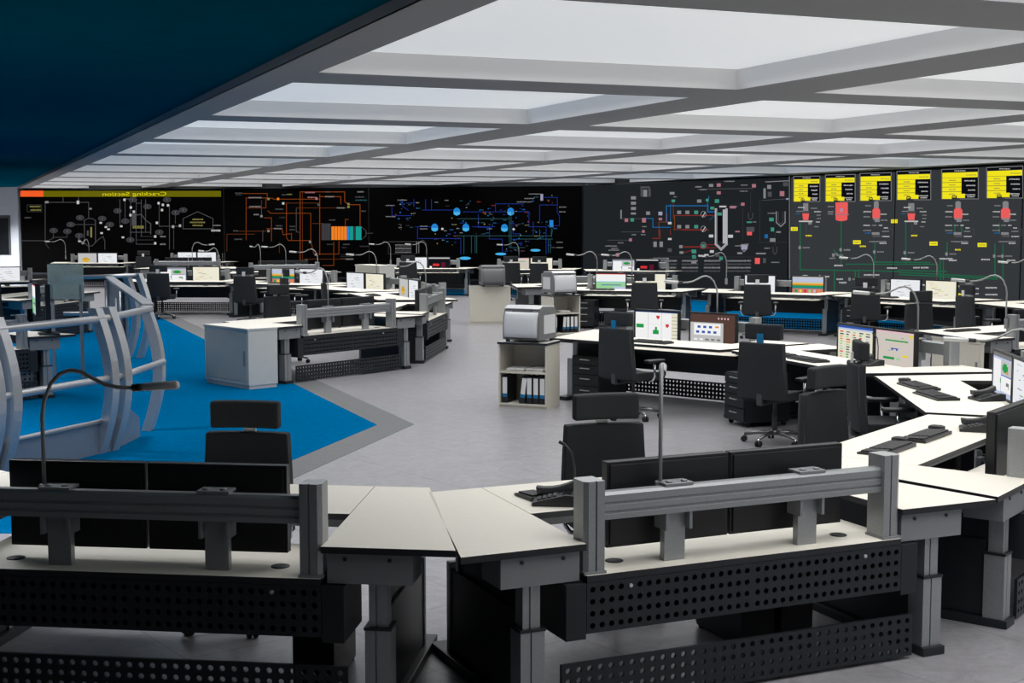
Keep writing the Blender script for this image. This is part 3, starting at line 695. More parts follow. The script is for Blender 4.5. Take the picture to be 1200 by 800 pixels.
# ================================================================== video wall
class Wall:
    """a flat display standing along the wall line P->Q; px() turns photo marks into positions on its face"""
    def __init__(s, P, Q, name, label, bg, z0=.3, z1=3.19):
        s.P, s.Q = P, Q; s.D = (Q - P).normalized(); s.L = (Q - P).length; s.N = Vector((s.D.y, -s.D.x)); s.layer = 0; s.mbs = {}
        s.root = empty(name, (P.x + Q.x) / 2, (P.y + Q.y) / 2, 0, math.atan2(s.D.y, s.D.x)); tago(s.root, label, 'video wall', 'video wall displays')
        L = s.L / 2
        mb = MB(); mb.box(-L + .01, L - .01, .0, .14, z0 - .06, z1 + .03, BLACK); part('casing', mb.mesh('casing', .004), s.root)
        mb = MB(); mb.poly([(-L + .02, -.002, z0), (L - .02, -.002, z0), (L - .02, -.002, z1), (-L + .02, -.002, z1)], bg); part('screen', mb.mesh('screen', fix=False), s.root)
        for x in (-L * .6, L * .6):
            mb = MB(); mb.box(x - .06, x + .06, .02, .14, 0, z0 - .06, BLACK); part('stand', mb.mesh('stand'), s.root)
    def uz(s, px, py):
        u, z = on_wall(px, py, s.P, s.D); return u - s.L / 2, z
    def q(s, pts, m, g='diagram'):
        mb = s.mbs.setdefault(g, MB()); s.layer += 1
        d = -.004 - .00005 * s.layer
        mb.poly([(u, d, z) for u, z in pts], m)
    def r(s, x0, y0, x1, y1, m, g='diagram'): s.q([s.uz(x0, y1), s.uz(x1, y1), s.uz(x1, y0), s.uz(x0, y0)], m, g)
    def l(s, pts, m, w=.8, g='diagram'):
        w *= .8
        for (x0, y0), (x1, y1) in zip(pts[:-1], pts[1:]):
            dx, dy = x1 - x0, y1 - y0; n = math.hypot(dx, dy) or 1; ox, oy = -dy / n * w / 2, dx / n * w / 2; ex, ey = dx / n * w / 2, dy / n * w / 2
            s.q([s.uz(x0 - ex + ox, y0 - ey + oy), s.uz(x1 + ex + ox, y1 + ey + oy), s.uz(x1 + ex - ox, y1 + ey - oy), s.uz(x0 - ex - ox, y0 - ey - oy)], m, g)
    def e(s, cx, cy, rx, ry, m, g='diagram', n=12): s.q([s.uz(cx + rx * math.cos(2 * math.pi * k / n), cy - ry * math.sin(2 * math.pi * k / n)) for k in range(n)], m, g)
    def ring(s, cx, cy, rx, ry, m, w=.6): s.l([(cx + rx * math.cos(2 * math.pi * k / 14), cy + ry * math.sin(2 * math.pi * k / 14)) for k in range(15)], m, w)
    def t(s, x, y, w, h, m, g='diagram'):        # a row of unreadable small characters
        rnd = random.Random(int(x * 31 + y * 17)); u = x
        while u < x + w - .3:
            k = rnd.uniform(.5, 1.1); s.r(u, y - h / 2 + rnd.uniform(0, .3), min(u + k, x + w), y + h / 2 - rnd.uniform(0, .3), m, g); u += k + rnd.uniform(.25, .5)
    def done(s):
        for g, mb in s.mbs.items(): part(g, mb.mesh(g, fix=False), s.root)
GCOL = glow('column_grey', 172, 172, 176); G_K = glow('wall_black', 1, 1, 1); G_D = glow('wall_slate', 29, 33, 36); G_Y = glow('wall_grey', 52, 55, 58)
W1c = glow('line_white', 128, 128, 130); W2c = glow('line_grey', 76, 76, 80); W3c = glow('line_bright', 190, 190, 190); W4c = glow('line_dim', 52, 52, 56)
Oc = glow('line_orange', 135, 62, 20); O2 = glow('line_orange_dim', 95, 48, 22); OB = glow('fill_orange', 236, 128, 36); OS = glow('bar_orange', 240, 92, 38); OL = glow('bar_olive', 100, 96, 6); YT = glow('text_yellow', 225, 215, 20)
Bc = glow('line_blue', 28, 48, 128); Bb = glow('fill_blue', 34, 128, 205); Bl = glow('fill_light_blue', 70, 175, 230); Tc = glow('line_teal', 40, 82, 88); Tg = glow('fill_teal', 22, 150, 140)
GRc = glow('line_green', 20, 108, 70); REDf = glow('fill_coral', 232, 92, 90); YF = glow('fill_yellow', 240, 226, 28); GRN = glow('fill_mint', 62, 140, 120); RL = glow('line_red', 135, 42, 36); BL2 = glow('line_azure', 24, 100, 160); PK = glow('fill_pink', 165, 110, 122); YG = glow('text_khaki', 128, 122, 70); DK = glow('fill_black', 10, 11, 16); LAV = glow('fill_lavender', 150, 150, 175)
def wpt(px):                                   # point of the left wall at a photo column
    r = ray(px, 230); n = Vector((-d0.y, d0.x)); t = WP[0].dot(n) / (r[0] * n.x + r[1] * n.y); return Vector((r[0] * t, r[1] * t))
pA, pB, pC, pD = wpt(23), wpt(262), wpt(432), wpt(683)
# --- first display: yellow title bar
S = Wall(pA, pB, 'video_wall_display', 'black video wall display with a yellow title bar in mirror writing', G_K)
S.r(24, 223.4, 51, 230.4, OS, 'title_bar'); S.r(51, 223.6, 259, 230.5, OL, 'title_bar')
S.l([(52, 237), (104, 237), (104, 256)], W2c); S.l([(53, 237), (53, 282)], W2c); S.l([(74, 231), (74, 237)], W2c); S.r(90, 235, 93, 239, W3c); S.l([(92, 231), (92, 235)], W2c); S.r(53, 235.5, 57, 238, W1c)
S.t(35, 242, 13, 2, YG); S.t(36, 246, 12, 2, YG); S.l([(32, 240), (49, 240), (49, 248), (32, 248), (32, 240)], W4c); S.t(29, 255, 8, 2, W2c)
S.l([(25, 282), (53, 282)], W2c)
S.l([(99, 258), (99, 284)], W2c, 1); S.l([(112, 258), (112, 284)], W2c, 1); S.l([(99, 258), (103, 256), (108, 256), (112, 258)], W2c); S.l([(99, 284), (103, 288), (108, 288), (112, 284)], W2c); S.l([(112, 284), (116, 280), (121, 277), (123, 283), (123, 292)], W2c)
S.r(106, 266, 108, 278, YG); S.r(102, 270, 104, 276, W2c); S.l([(87, 263), (112, 263)], W2c, .6)
for x, y in ((63, 270), (79, 271), (93, 276), (83, 263), (94, 255), (120, 256), (129, 263), (147, 259), (138, 247), (173, 242), (206, 249), (215, 246), (187, 272), (153, 281), (156, 234), (196, 234)): S.e(x, y, 4.6, 2.8, W4c); S.ring(x, y, 4.6, 2.8, W2c, .5); S.l([(x, y - 1.2), (x, y + 1)], W1c, .5)
S.l([(63, 273), (63, 279), (58, 281), (54, 286), (58, 291)], W2c, .6); S.l([(79, 274), (79, 278), (62, 278)], W2c, .6); S.l([(93, 279), (93, 283)], W1c); S.r(92, 281, 95, 283.5, W1c)
for x, y in ((105, 244.5), (117, 261), (123, 266), (126, 268.5), (118, 273), (96, 285), (141, 265), (143, 278)): S.r(x, y - 1, x + 3, y + 1, W3c if x > 110 else W1c)
for x in (141, 147, 153.5, 160, 166, 171): S.l([(x, 233 + (x % 5)), (x, 262 + (x % 7) * 3)], W2c, .8)
S.l([(147, 252), (147, 233), (154, 233)], W2c); S.l([(160, 254), (160, 238), (166, 238), (166, 262)], W2c); S.l([(160, 252), (166, 251), (171, 258), (177, 262), (177, 274)], W2c, 1.2); S.r(155, 250, 160, 264, W2c); S.t(156, 266, 13, 3.5, YG); S.l([(153, 272), (176, 272)], W2c)
for x, y in ((146, 234), (153.5, 243), (157, 248), (153, 252), (182, 277), (182, 285), (191, 240), (186, 238), (197, 240.5), (190, 246), (184, 261), (203, 265.5), (211, 264.5)): S.r(x - 1, y - 1.4, x + 1.6, y + 1.4, W3c)
S.l([(187, 240), (187, 265), (213, 265)], W2c); S.l([(199, 240), (199, 292)], W2c); S.l([(204, 266), (204, 292)], W2c, .6); S.l([(160, 270), (160, 286), (180, 286)], W2c, .7); S.l([(165, 277), (180, 277)], W4c); S.l([(160, 281), (180, 281)], W4c); S.t(188, 277, 7, 2, W1c); S.t(188, 286, 7, 2, W1c)
S.l([(215, 268), (215, 256), (232, 248), (250, 256), (250, 268), (215, 268)], W2c, .9); S.t(226, 257, 13, 2, YG); S.t(223, 260.5, 18, 2, YG); S.t(226, 264, 12, 2, YG); S.t(248, 270, 11, 2.4, W3c); S.t(250, 264, 9, 1.6, W1c)
S.l([(206, 252), (206, 262)], W2c, .6)
S.done()
# mirrored title lettering
cu = bpy.data.curves.new('title_lettering', 'FONT'); cu.body = 'Cracking Section'; tmp = bpy.data.objects.new('title_lettering_curve', cu); C.objects.link(tmp)
bpy.context.view_layer.update(); me = bpy.data.meshes.new_from_object(tmp.evaluated_get(bpy.context.evaluated_depsgraph_get())); bpy.data.objects.remove(tmp)
xs = [v.co.x for v in me.vertices]; wd = max(xs); u0, zb = S.uz(122, 229.4); u1, ztp = S.uz(197, 224.6)
for v in me.vertices: v.co = (u1 - (v.co.x / wd) * (u1 - u0), -.09, zb + v.co.y * (ztp - zb) / .72)
me.materials.clear(); me.materials.append(YT); part('mirrored_title', me, S.root)
# --- second display: orange pipework
S = Wall(pB, pC, 'video_wall_display', 'black video wall display with orange pipework and a block of orange and teal bars', G_K)
P = lambda x, y: (260 + x * .15, 215 + y * .15)
for pts in ([(165, 78), (355, 78), (355, 120)], [(190, 440), (190, 112), (350, 112)], [(200, 190), (345, 190), (345, 115), (400, 115)], [(310, 130), (310, 250)], [(330, 268), (388, 268), (388, 450)], [(400, 122), (760, 122)], [(480, 152), (760, 152)], [(505, 155), (505, 420), (520, 445), (690, 445)], [(360, 212), (380, 232), (695, 232), (695, 470)], [(612, 65), (612, 655)], [(612, 65), (960, 65), (960, 140), (990, 165), (1080, 165), (1080, 330)], [(765, 85), (765, 555)], [(765, 102), (930, 102), (930, 160)], [(582, 190), (985, 190)], [(582, 190), (582, 380)], [(130, 372), (370, 372)], [(40, 395), (255, 395)], [(40, 395), (40, 530)], [(350, 352), (470, 352), (480, 400), (545, 390), (545, 445)], [(710, 312), (790, 312)], [(700, 470), (720, 550), (915, 550), (915, 450)], [(875, 455), (875, 640), (790, 640)], [(640, 590), (1010, 590)], [(450, 460), (450, 540)], [(965, 330), (965, 280), (990, 280)], [(630, 70), (630, 650)]):
    S.l([P(*p) for p in pts], Oc if len(pts) != 2 or pts[0][0] in (612, 765, 400) else O2, .9 if pts[0][0] in (612, 765) else .7)
S.l([P(320, 365), P(320, 450)], W2c, .7); S.l([P(582, 195), P(582, 370), P(600, 382)], W2c, .7); S.l([P(310, 190), P(310, 255)], W2c, .8)
for x, y, m in ((480, 155, W3c), (990, 160, YG), (990, 182, YG), (365, 120, YG), (440, 120, OB), (365, 370, W1c), (740, 118, PK), (690, 455, W1c), (735, 555, W1c), (660, 600, W2c), (310, 255, W1c), (755, 165, W2c)): x, y = P(x, y); S.r(x - 1.3, y - 1.3, x + 1.3, y + 1.3, m)
for x, y, n_, m in ((105, 75, 60, W2c), (110, 88, 50, W4c), (210, 110, 100, W1c), (215, 180, 90, W1c), (250, 242, 40, W1c), (420, 200, 60, W2c), (450, 265, 50, W4c), (425, 330, 50, W2c), (470, 88, 40, W2c), (510, 85, 40, YG), (650, 70, 80, PK), (670, 108, 70, PK), (530, 335, 45, W2c), (530, 360, 45, W2c), (90, 370, 40, W2c), (100, 435, 60, W2c), (410, 352, 60, W1c), (840, 285, 50, W2c), (1060, 65, 50, W1c), (1045, 105, 70, W2c), (1045, 130, 90, Tc), (1090, 215, 40, W2c), (820, 475, 50, W4c), (950, 475, 50, W2c), (940, 500, 40, W4c), (1080, 490, 70, W4c), (970, 590, 60, W1c), (900, 190, 60, W1c), (810, 102, 70, W1c), (810, 65, 40, W2c)):
    a, b = P(x, y); S.t(a, b, n_ * .15, 1.7, m)
x0, y0 = P(782, 312); x1, y1 = P(850, 442); S.r(x0, y0, x1, y1, W4c)
for k in range(5): S.l([(x0 + k * (x1 - x0) / 4, y0), (x0 + k * (x1 - x0) / 4, y1)], W2c, .4)
for k in range(5): a, b = P(858 + k * 24.5, 335); c, d = P(858 + k * 24.5 + 22, 440); S.r(a, b, c, d, OB)
for a, b, m in ((980, 998, Bb), (1000, 1028, Tg), (1048, 1092, Tg), (1030, 1046, W4c)): x0, y0 = P(a, 335); x1, y1 = P(b, 440); S.r(x0, y0, x1, y1, m)
S.l([P(1094, 340), P(1128, 368), P(1128, 408), P(1094, 436)], W2c, .7); S.l([P(1130, 388), P(1180, 388)], W2c, .7)
for k in range(3): S.l([P(930 + 0, 555 + k * 14), P(1020, 555 + k * 14)], W4c, .6)
S.done()
# --- third display: blue plant diagram
S = Wall(pC, pD, 'video_wall_display', 'black video wall display with a blue plant diagram and round blue tanks', G_K)
def P1(x, y): return (430 + x * .125, 215 + y * .125)
def P2(x, y): return (560 + x * .125, 215 + y * .125)
for f, lst in ((P1, [[(335, 160), (335, 215), (390, 250)], [(370, 182), (440, 182)], [(440, 150), (440, 215)], [(550, 150), (550, 240)], [(605, 150), (605, 240)], [(520, 248), (800, 248)], [(235, 220), (235, 300), (420, 300)], [(475, 405), (475, 515), (880, 515), (880, 660)], [(455, 405), (600, 405)], [(900, 265), (1200, 265)], [(1045, 290), (1045, 400)], [(990, 405), (1200, 405)]]), (P2, [[(165, 265), (165, 190), (430, 190)], [(0, 265), (300, 265)], [(345, 262), (480, 262), (480, 405), (640, 405), (640, 660)], [(620, 130), (745, 130), (745, 270), (765, 300), (765, 395), (720, 395)], [(580, 350), (580, 200), (740, 200)], [(0, 410), (110, 410), (110, 520), (230, 520), (230, 640)], [(520, 360), (520, 480)], [(330, 380), (330, 470), (400, 470)]])):
    for p in lst: S.l([f(*q_) for q_ in p], Bc, .8)
for f, lst in ((P1, [[(850, 330), (1200, 330)], [(815, 490), (1200, 490)], [(910, 490), (910, 660)], [(980, 490), (980, 650)], [(1015, 490), (1015, 650)], [(1030, 490), (1030, 650)]]), (P2, [[(0, 330), (290, 330)], [(0, 490), (690, 490), (690, 420)], [(295, 310), (295, 600), (440, 600)], [(312, 310), (312, 600)], [(580, 430), (580, 520)], [(660, 520), (660, 650)], [(680, 520), (680, 650)], [(360, 520), (700, 520)], [(700, 430), (690, 500)]])):
    for p in lst: S.l([f(*q_) for q_ in p], Tc, .7)
for f, x, y in ((P1, 843, 262), (P1, 636, 412), (P1, 928, 412), (P2, 308, 262), (P2, 250, 415)): a, b = f(x, y); S.e(a, b, 4, 4.6, Bb); S.q([S.uz(a - 4, b + .6), S.uz(a + 4, b + .6), S.uz(a + 3.4, b + 3.4), S.uz(a, b + 4.8), S.uz(a - 3.4, b + 3.4)][::-1], Bl)
a, b = P2(690, 375); S.r(a - 2.2, b - 4, a + 2.2, b + 4.5, Bb)
for x, y, w_ in ((215, 660, 13), (540, 625, 12)): a, b = P2(x, y); S.e(a, b, w_ / 2, 1.5, Bl)
a, b = P1(920, 700); S.e(a, b, 7, 1.8, Bl)
rnd = random.Random(4)
for f, x0, y0, x1, y1, n_ in ((P1, 250, 150, 500, 300, 16), (P1, 720, 150, 1190, 500, 40), (P2, 0, 200, 470, 480, 42), (P2, 330, 350, 720, 620, 34), (P2, 100, 520, 420, 640, 14), (P1, 290, 310, 430, 430, 10), (P1, 600, 440, 870, 600, 12), (P2, 480, 100, 700, 200, 9)):
    for _ in range(n_):
        x, y = f(rnd.uniform(x0, x1), rnd.uniform(y0, y1)); w_ = rnd.uniform(.7, 2.0)
        m = rnd.choice([W2c, W1c, Bc, BL2, Tc, W4c, Bc, RL, YG, BL2])
        if rnd.random() < .5: S.r(x, y, x + w_, y + rnd.uniform(.7, 1.6), m)
        else: S.t(x, y, rnd.uniform(2, 5), 1.3, m)
for f, x, y in ((P1, 710, 425), (P2, 338, 428)): a, b = f(x, y); S.e(a, b, 1.5, 1.4, W3c)
for f, x, y, n_ in ((P1, 290, 155, 90), (P1, 180, 205, 80), (P1, 180, 310, 90), (P1, 500, 400, 70), (P1, 500, 425, 70), (P2, 480, 98, 110), (P2, 440, 140, 90), (P2, 370, 172, 140), (P2, 765, 220, 70), (P2, 765, 265, 60), (P2, 740, 550, 60), (P2, 740, 600, 60), (P1, 640, 175, 30), (P1, 460, 180, 35)): a, b = f(x, y); S.t(a, b, n_ * .125, 1.3, W1c)
S.l([P1(205, 545), P1(495, 545), P1(530, 530), P1(560, 560), P1(560, 660)], W2c, .7); S.l([P1(205, 545), P1(205, 660), P1(470, 660)], W4c, .7); S.l([P1(470, 545), P1(470, 650)], W1c, .9); S.l([P1(490, 545), P1(490, 650)], W1c, .7)
for k in range(5): a, b = P1(270, 575 + k * 17); S.t(a, b, 19, 1.5, W1c if k % 2 == 0 else W2c)
a, b = P2(590, 98); c, d = P2(615, 160); S.r(a, b, c, d, LAV)
S.done()
# --- fourth display: slate, reactor column
S = Wall(WP[1] + (WP[2] - WP[1]).normalized() * .02, WP[2], 'video_wall_display', 'slate grey video wall display with a tall pale reactor column and red and blue lines', G_D)
P = lambda x, y: (680 + x * .1375, 205 + y * .1375)
Q = lambda x, y: (800 + x * .1375, 200 + y * .1375)
for f, p, m, w_ in ((P, [(560, 370), (620, 370), (620, 445), (770, 445)], BL2, 1.1), (P, [(735, 400), (735, 262), (1091, 262)], BL2, 1.3), (P, [(770, 400), (770, 250)], BL2, .8), (Q, [(0, 298), (210, 298), (225, 220)], BL2, 1.2), (Q, [(215, 298), (215, 350), (285, 350)], BL2, 1.6), (Q, [(230, 420), (290, 370)], BL2, .6), (P, [(800, 345), (1091, 345)], RL, .9), (P, [(800, 465), (1091, 465)], RL, .9), (Q, [(0, 380), (275, 380)], RL, .9), (Q, [(0, 505), (220, 505)], RL, .9), (P, [(805, 345), (805, 465)], Oc, .9), (P, [(672, 520), (672, 400), (740, 400), (740, 330)], Oc, .8), (P, [(620, 540), (680, 540), (680, 470)], RL, 1.2), (P, [(890, 610), (1091, 610)], RL, .9), (P, [(890, 660), (960, 640)], RL, .9), (Q, [(0, 650), (150, 650), (160, 630), (285, 630)], RL, .9), (Q, [(150, 660), (290, 655)], RL, .9), (P, [(770, 470), (770, 510)], RL, .8), (P, [(795, 225), (795, 370)], Oc, .6)): S.l([f(*q_) for q_ in p], m, w_)
for p in ([(285, 330), (285, 625), (330, 670), (375, 625), (375, 330)],): S.l([Q(*q_) for q_ in p], GCOL, 3.2); S.l([Q(x + 4, y) for x, y in p], W2c, .6)
x0, y0 = Q(343, 330); x1, y1 = Q(382, 620); S.r(x0, y0, x1, y1, GCOL); x0, y0 = Q(300, 345); x1, y1 = Q(342, 600); S.r(x0, y0, x1, y1, DK)
S.l([Q(800, 350), Q(800, 440), Q(838, 475), Q(875, 440), Q(875, 350)], W1c, 1.5); S.l([Q(818, 350), Q(818, 430), Q(838, 455), Q(857, 430), Q(857, 350)], W2c, .7)
S.l([Q(562, 360), Q(562, 400), Q(580, 418), Q(598, 400), Q(598, 360)], W2c, .9); S.l([Q(772, 650), Q(772, 690), Q(788, 712), Q(804, 690), Q(804, 650)], W2c, .9)
for p in ([(580, 180), (580, 355)], [(515, 320), (515, 580)], [(660, 250), (660, 600)], [(640, 610), (915, 610)], [(790, 520), (790, 640)], [(130, 158), (600, 150)], [(470, 290), (520, 290)]): S.l([Q(*q_) for q_ in p], W4c if p[0][0] != 130 else W2c, .7 if p[0][0] != 130 else 1)
for p in ([(350, 485), (530, 485)], [(235, 555), (420, 555)], [(150, 680), (310, 680)], [(350, 372), (560, 372)]): S.l([P(*q_) for q_ in p], W2c, .7)
x0, y0 = Q(690, 150); x1, y1 = Q(710, 235); S.r(x0, y0, x1, y1, W1c); S.l([Q(680, 252), Q(915, 238)], W2c, .8); S.l([Q(710, 95), Q(910, 85)], W1c, 1.2)
S.l([Q(500, 630), Q(560, 625), Q(548, 665), Q(525, 690), Q(503, 665), Q(500, 630)], W1c, 1.2); x0, y0 = Q(505, 632); x1, y1 = Q(552, 672); S.r(x0, y0, x1, y1, LAV)
for f, x, y, w_, h_, m in ((P, 555, 105, 95, 20, W2c), (P, 555, 155, 40, 70, W1c), (P, 525, 150, 20, 80, W2c), (P, 592, 150, 24, 80, W2c), (P, 455, 195, 50, 32, W1c), (P, 455, 240, 50, 30, W1c), (P, 455, 285, 50, 30, W1c), (P, 455, 328, 50, 20, W1c), (P, 350, 335, 14, 90, W1c), (P, 395, 385, 35, 34, PK), (P, 445, 382, 35, 34, GRN), (P, 545, 385, 40, 45, PK), (P, 580, 325, 40, 34, W1c), (P, 685, 328, 40, 36, LAV), (P, 685, 375, 34, 24, PK), (P, 785, 155, 48, 26, W1c), (P, 795, 220, 36, 26, GRN), (P, 845, 318, 40, 34, W1c), (P, 915, 318, 40, 34, W1c), (P, 990, 318, 40, 36, GRN), (P, 845, 440, 40, 34, W1c), (P, 915, 440, 40, 34, W1c), (P, 990, 440, 40, 34, GRN), (P, 765, 410, 36, 24, W3c), (P, 765, 545, 36, 20, W3c), (P, 640, 590, 34, 54, W1c), (P, 692, 590, 34, 54, W1c), (P, 765, 640, 40, 36, W2c), (P, 860, 610, 34, 30, W1c), (P, 865, 660, 40, 24, W1c), (P, 970, 650, 44, 34, GRN), (P, 970, 695, 36, 30, GRN), (P, 970, 745, 50, 22, W1c), (P, 540, 480, 26, 26, PK), (P, 430, 552, 30, 30, PK), (P, 320, 680, 34, 34, PK), (P, 730, 775, 40, 46, PK), (P, 1015, 222, 40, 30, W1c), (P, 690, 712, 160, 16, W1c), (Q, 245, 125, 44, 30, W1c), (Q, 310, 122, 40, 34, PK), (Q, 310, 188, 40, 30, PK), (Q, 610, 128, 40, 34, PK), (Q, 295, 258, 44, 36, GRN), (Q, 145, 258, 40, 32, W1c), (Q, 212, 250, 30, 26, GRN), (Q, 255, 318, 40, 28, GRN), (Q, 318, 368, 44, 30, GRN), (Q, 345, 305, 70, 16, W3c), (Q, 515, 285, 36, 30, PK), (Q, 245, 556, 44, 28, W3c), (Q, 410, 558, 50, 30, W3c), (Q, 570, 438, 50, 16, GRN), (Q, 580, 500, 80, 50, W2c), (Q, 572, 535, 50, 34, REDf), (Q, 740, 138, 40, 40, W1c), (Q, 745, 200, 40, 50, W2c), (Q, 850, 195, 46, 50, PK), (Q, 880, 115, 50, 40, W2c), (Q, 895, 240, 26, 16, LAV), (Q, 760, 415, 46, 36, GRN), (Q, 768, 500, 34, 40, GRN), (Q, 715, 558, 34, 40, BL2), (Q, 770, 590, 56, 36, W1c), (Q, 820, 522, 44, 16, W1c), (Q, 640, 768, 50, 60, REDf), (Q, 700, 765, 30, 50, W2c), (Q, 670, 705, 100, 14, W1c), (Q, 490, 702, 50, 20, W1c), (Q, 252, 688, 40, 26, W3c), (Q, 205, 720, 44, 24, W3c), (Q, 330, 745, 36, 36, GRN), (Q, 300, 715, 40, 40, W2c), (Q, 100, 688, 44, 36, GRN), (Q, 100, 735, 40, 30, GRN), (Q, 100, 780, 50, 20, W1c), (Q, 470, 518, 44, 14, PK), (Q, 430, 310, 60, 26, PK)):
    a, b = f(x, y); S.r(a - w_ * .058, b - h_ * .058, a + w_ * .058, b + h_ * .058, m)
for x, y in ((180, 370), (180, 495)): a, b = Q(x, y); S.ring(a, b, 3, 3.4, W1c, .8); S.l([(a - 1, b + 3), (a + 2, b - 2)], W3c, 1.1)
for x, y in ((180, 635),): a, b = Q(x, y); S.ring(a, b, 3, 3.4, W1c, .8); S.e(a, b + .5, 1.8, 2, GRN)
for f, x, y, n_ in ((P, 215, 605, 100), (P, 245, 640, 90), (P, 270, 625, 60), (P, 325, 578, 50), (P, 440, 508, 40), (P, 520, 508, 40), (P, 530, 440, 40), (P, 990, 100, 50), (P, 1020, 125, 60), (P, 800, 186, 30), (Q, 360, 90, 90), (Q, 500, 122, 60), (Q, 490, 174, 70), (Q, 110, 138, 50), (Q, 420, 305, 50), (Q, 730, 362, 70), (Q, 700, 660, 50), (Q, 760, 780, 70), (Q, 450, 640, 50), (Q, 600, 436, 36)): a, b = f(x, y); S.t(a, b, n_ * .1375, 1.5, W1c)
for k in range(4):
    for a_, b_ in ((775, 797), (800, 822), (826, 848), (852, 884)): S.t(a_ - 0, 303.5 + k * 4 + 2, b_ - a_ - 3, 2.2, W2c if k % 2 else W1c)
for k in range(5): S.t(762, 303 + k * 4.6, 20, 1.8, W2c)
S.l([(772, 301), (884, 301)], W4c, .6)
S.done()
# --- fifth display: yellow data tables (three angled panels of one display)
def yellow_panel(S, c):                              # c: left, right, top, bottom of a table frame
    x0, x1, y0, y1, sk = c
    def F(u, v):                                     # table space 0..1
        return (x0 + u * (x1 - x0), y0 + v * (y1 - y0) - u * sk * (1 - v))
    def rc(u0, v0, u1, v1, m): S.q([S.uz(*F(u0, v1)), S.uz(*F(u1, v1)), S.uz(*F(u1, v0)), S.uz(*F(u0, v0))], m, 'data_table')
    for a, b in (((0, 0), (1, 0)), ((1, 0), (1, 1)), ((0, 0), (0, 1)), ((.5, 1), (1, 1))): S.l([F(*a), F(*b)], W1c, .8, 'data_table')
    rc(.01, .02, .99, .1, DK); p = F(.35, .06); S.t(p[0], p[1], (x1 - x0) * .3, 1.2, W3c, 'data_table')
    rc(.02, .12, .98, .29, YF); p = F(.66, .21); S.t(p[0], p[1], (x1 - x0) * .28, 1.4, YG, 'data_table')
    rc(.54, .3, .98, .98, DK)
    for k in range(4):
        rc(.02, .3 + k * .155, .54, .44 + k * .155, YF); p = F(.2, .375 + k * .155); S.t(p[0], p[1], (x1 - x0) * .18, 1.5, YG, 'data_table')
        p = F(.62, .4 + k * .155); S.t(p[0] + (x1 - x0) * .05 * (k % 3), p[1], (x1 - x0) * (.3 - .05 * (k % 3)), 1.6, W3c, 'data_table')
    rc(.02, .9, .28, 1, YF); rc(.42, .83, .64, .97, YF); rc(.29, .88, .4, .98, DK); p = F(.3, .93); S.t(p[0], p[1], (x1 - x0) * .1, 1.8, YF, 'data_table')
    p = F(.7, .93); S.t(p[0], p[1], (x1 - x0) * .2, 1.6, W3c, 'data_table')
B = (0, 0)
names = ['grey video wall display with three yellow tables beside the slate display', 'grey video wall display with the three rightmost yellow tables', 'grey video wall display running out of the picture at right']
segs = [(WP[2], WP[3]), (WP[3], WP[4]), (WP[4], WP[5])]
mid = lambda p, q, t: p + (q - p) * t
xs1 = 1004
# panel limits in photo columns
def seg_at(px):
    for k, (p, q) in enumerate(segs):
        D = (q - p).normalized(); u, _ = on_wall(px, 260, p, D)
        if -.01 <= u <= (q - p).length: return k
    return 2
SY = [Wall(segs[k][0] + (segs[k][1] - segs[k][0]).normalized() * (.06 if k == 0 else .0), segs[k][1], 'video_wall_display', names[k], G_Y) for k in range(3)]
for c, k in (((930.2, 961, 206.8, 236, .6), 0), ((967.7, 1002.5, 205, 236, .8), 0), ((1008.5, 1045, 203.2, 235, 1), 0), ((1051.3, 1091, 200.8, 234, 1.2), 1), ((1104, 1147, 198.5, 233, 1.5), 1), ((1157, 1199.5, 196.3, 232, 1.8), 1)): yellow_panel(SY[k], c)
def side(x): return SY[0] if x < 1050 else SY[1]
def gl(x0, y0, x1, y1, m=GRc, w=1.3):
    if (x0 < 1050) != (x1 < 1050):
        t = (1050 - x0) / (x1 - x0); ym = y0 + t * (y1 - y0); gl(x0, y0, 1049.5, ym, m, w); gl(1050.5, ym, x1, y1, m, w); return
    side(x0).l([(x0, y0), (x1, y1)], m, w)
for a in ((938.5, 262, 938.5, 316), (938.5, 316, 1007, 317), (992, 309.5, 1100, 309.5), (986.5, 258, 986.5, 308), (978, 293, 984, 300), (978.5, 318, 978.5, 342), (1026, 285, 1026, 308), (1026, 307, 1090, 307.5), (1062.5, 261, 1062.5, 308), (1007, 316.5, 1055, 318), (1055, 319, 1175, 325), (1055, 321.5, 1170, 327), (1055, 316.5, 1110, 318), (1111, 284, 1111, 300), (1103, 305, 1103, 332), (1106.5, 305, 1106.5, 332), (1100, 309, 1100, 320), (1167, 286, 1167, 325), (1176.5, 286, 1176.5, 326), (1003, 318, 1003, 333), (1007, 318, 1007, 333), (1120, 263, 1120, 272), (1128, 263, 1128, 272), (1172, 262, 1172, 272)): gl(*a)
for x, w_ in ((945, 8), (1069, 9)):
    s_ = side(x); s_.r(x - w_ / 2 + 1, 238, x + w_ / 2 - 1, 247, W1c); s_.r(x - w_ / 2, 247, x + w_ / 2, 249, W2c)
    s_.q([s_.uz(x - w_ / 2 + 1, 258), s_.uz(x + w_ / 2 - 1, 258), s_.uz(x + w_ / 2, 250), s_.uz(x - w_ / 2, 250)], REDf); s_.r(x - 8, 258.5, x + 8, 260, W3c); s_.r(x + 3, 260, x + 7, 263, W1c)
    for k, (dx, y) in enumerate(((-9, 243), (-11, 247.5), (6, 244), (10, 248), (13, 252), (13, 256), (12, 260), (10, 265.5))): s_.t(x + dx, y, 8 if k < 4 else 5, 1.6, W1c if k % 3 else W3c)
    s_.t(x - 12, 250.5, 6, 1.3, BL2); s_.t(x, 276, 7, 2, YF); s_.l([(x + 1, 262), (x + 1, 272)], W2c, .6)
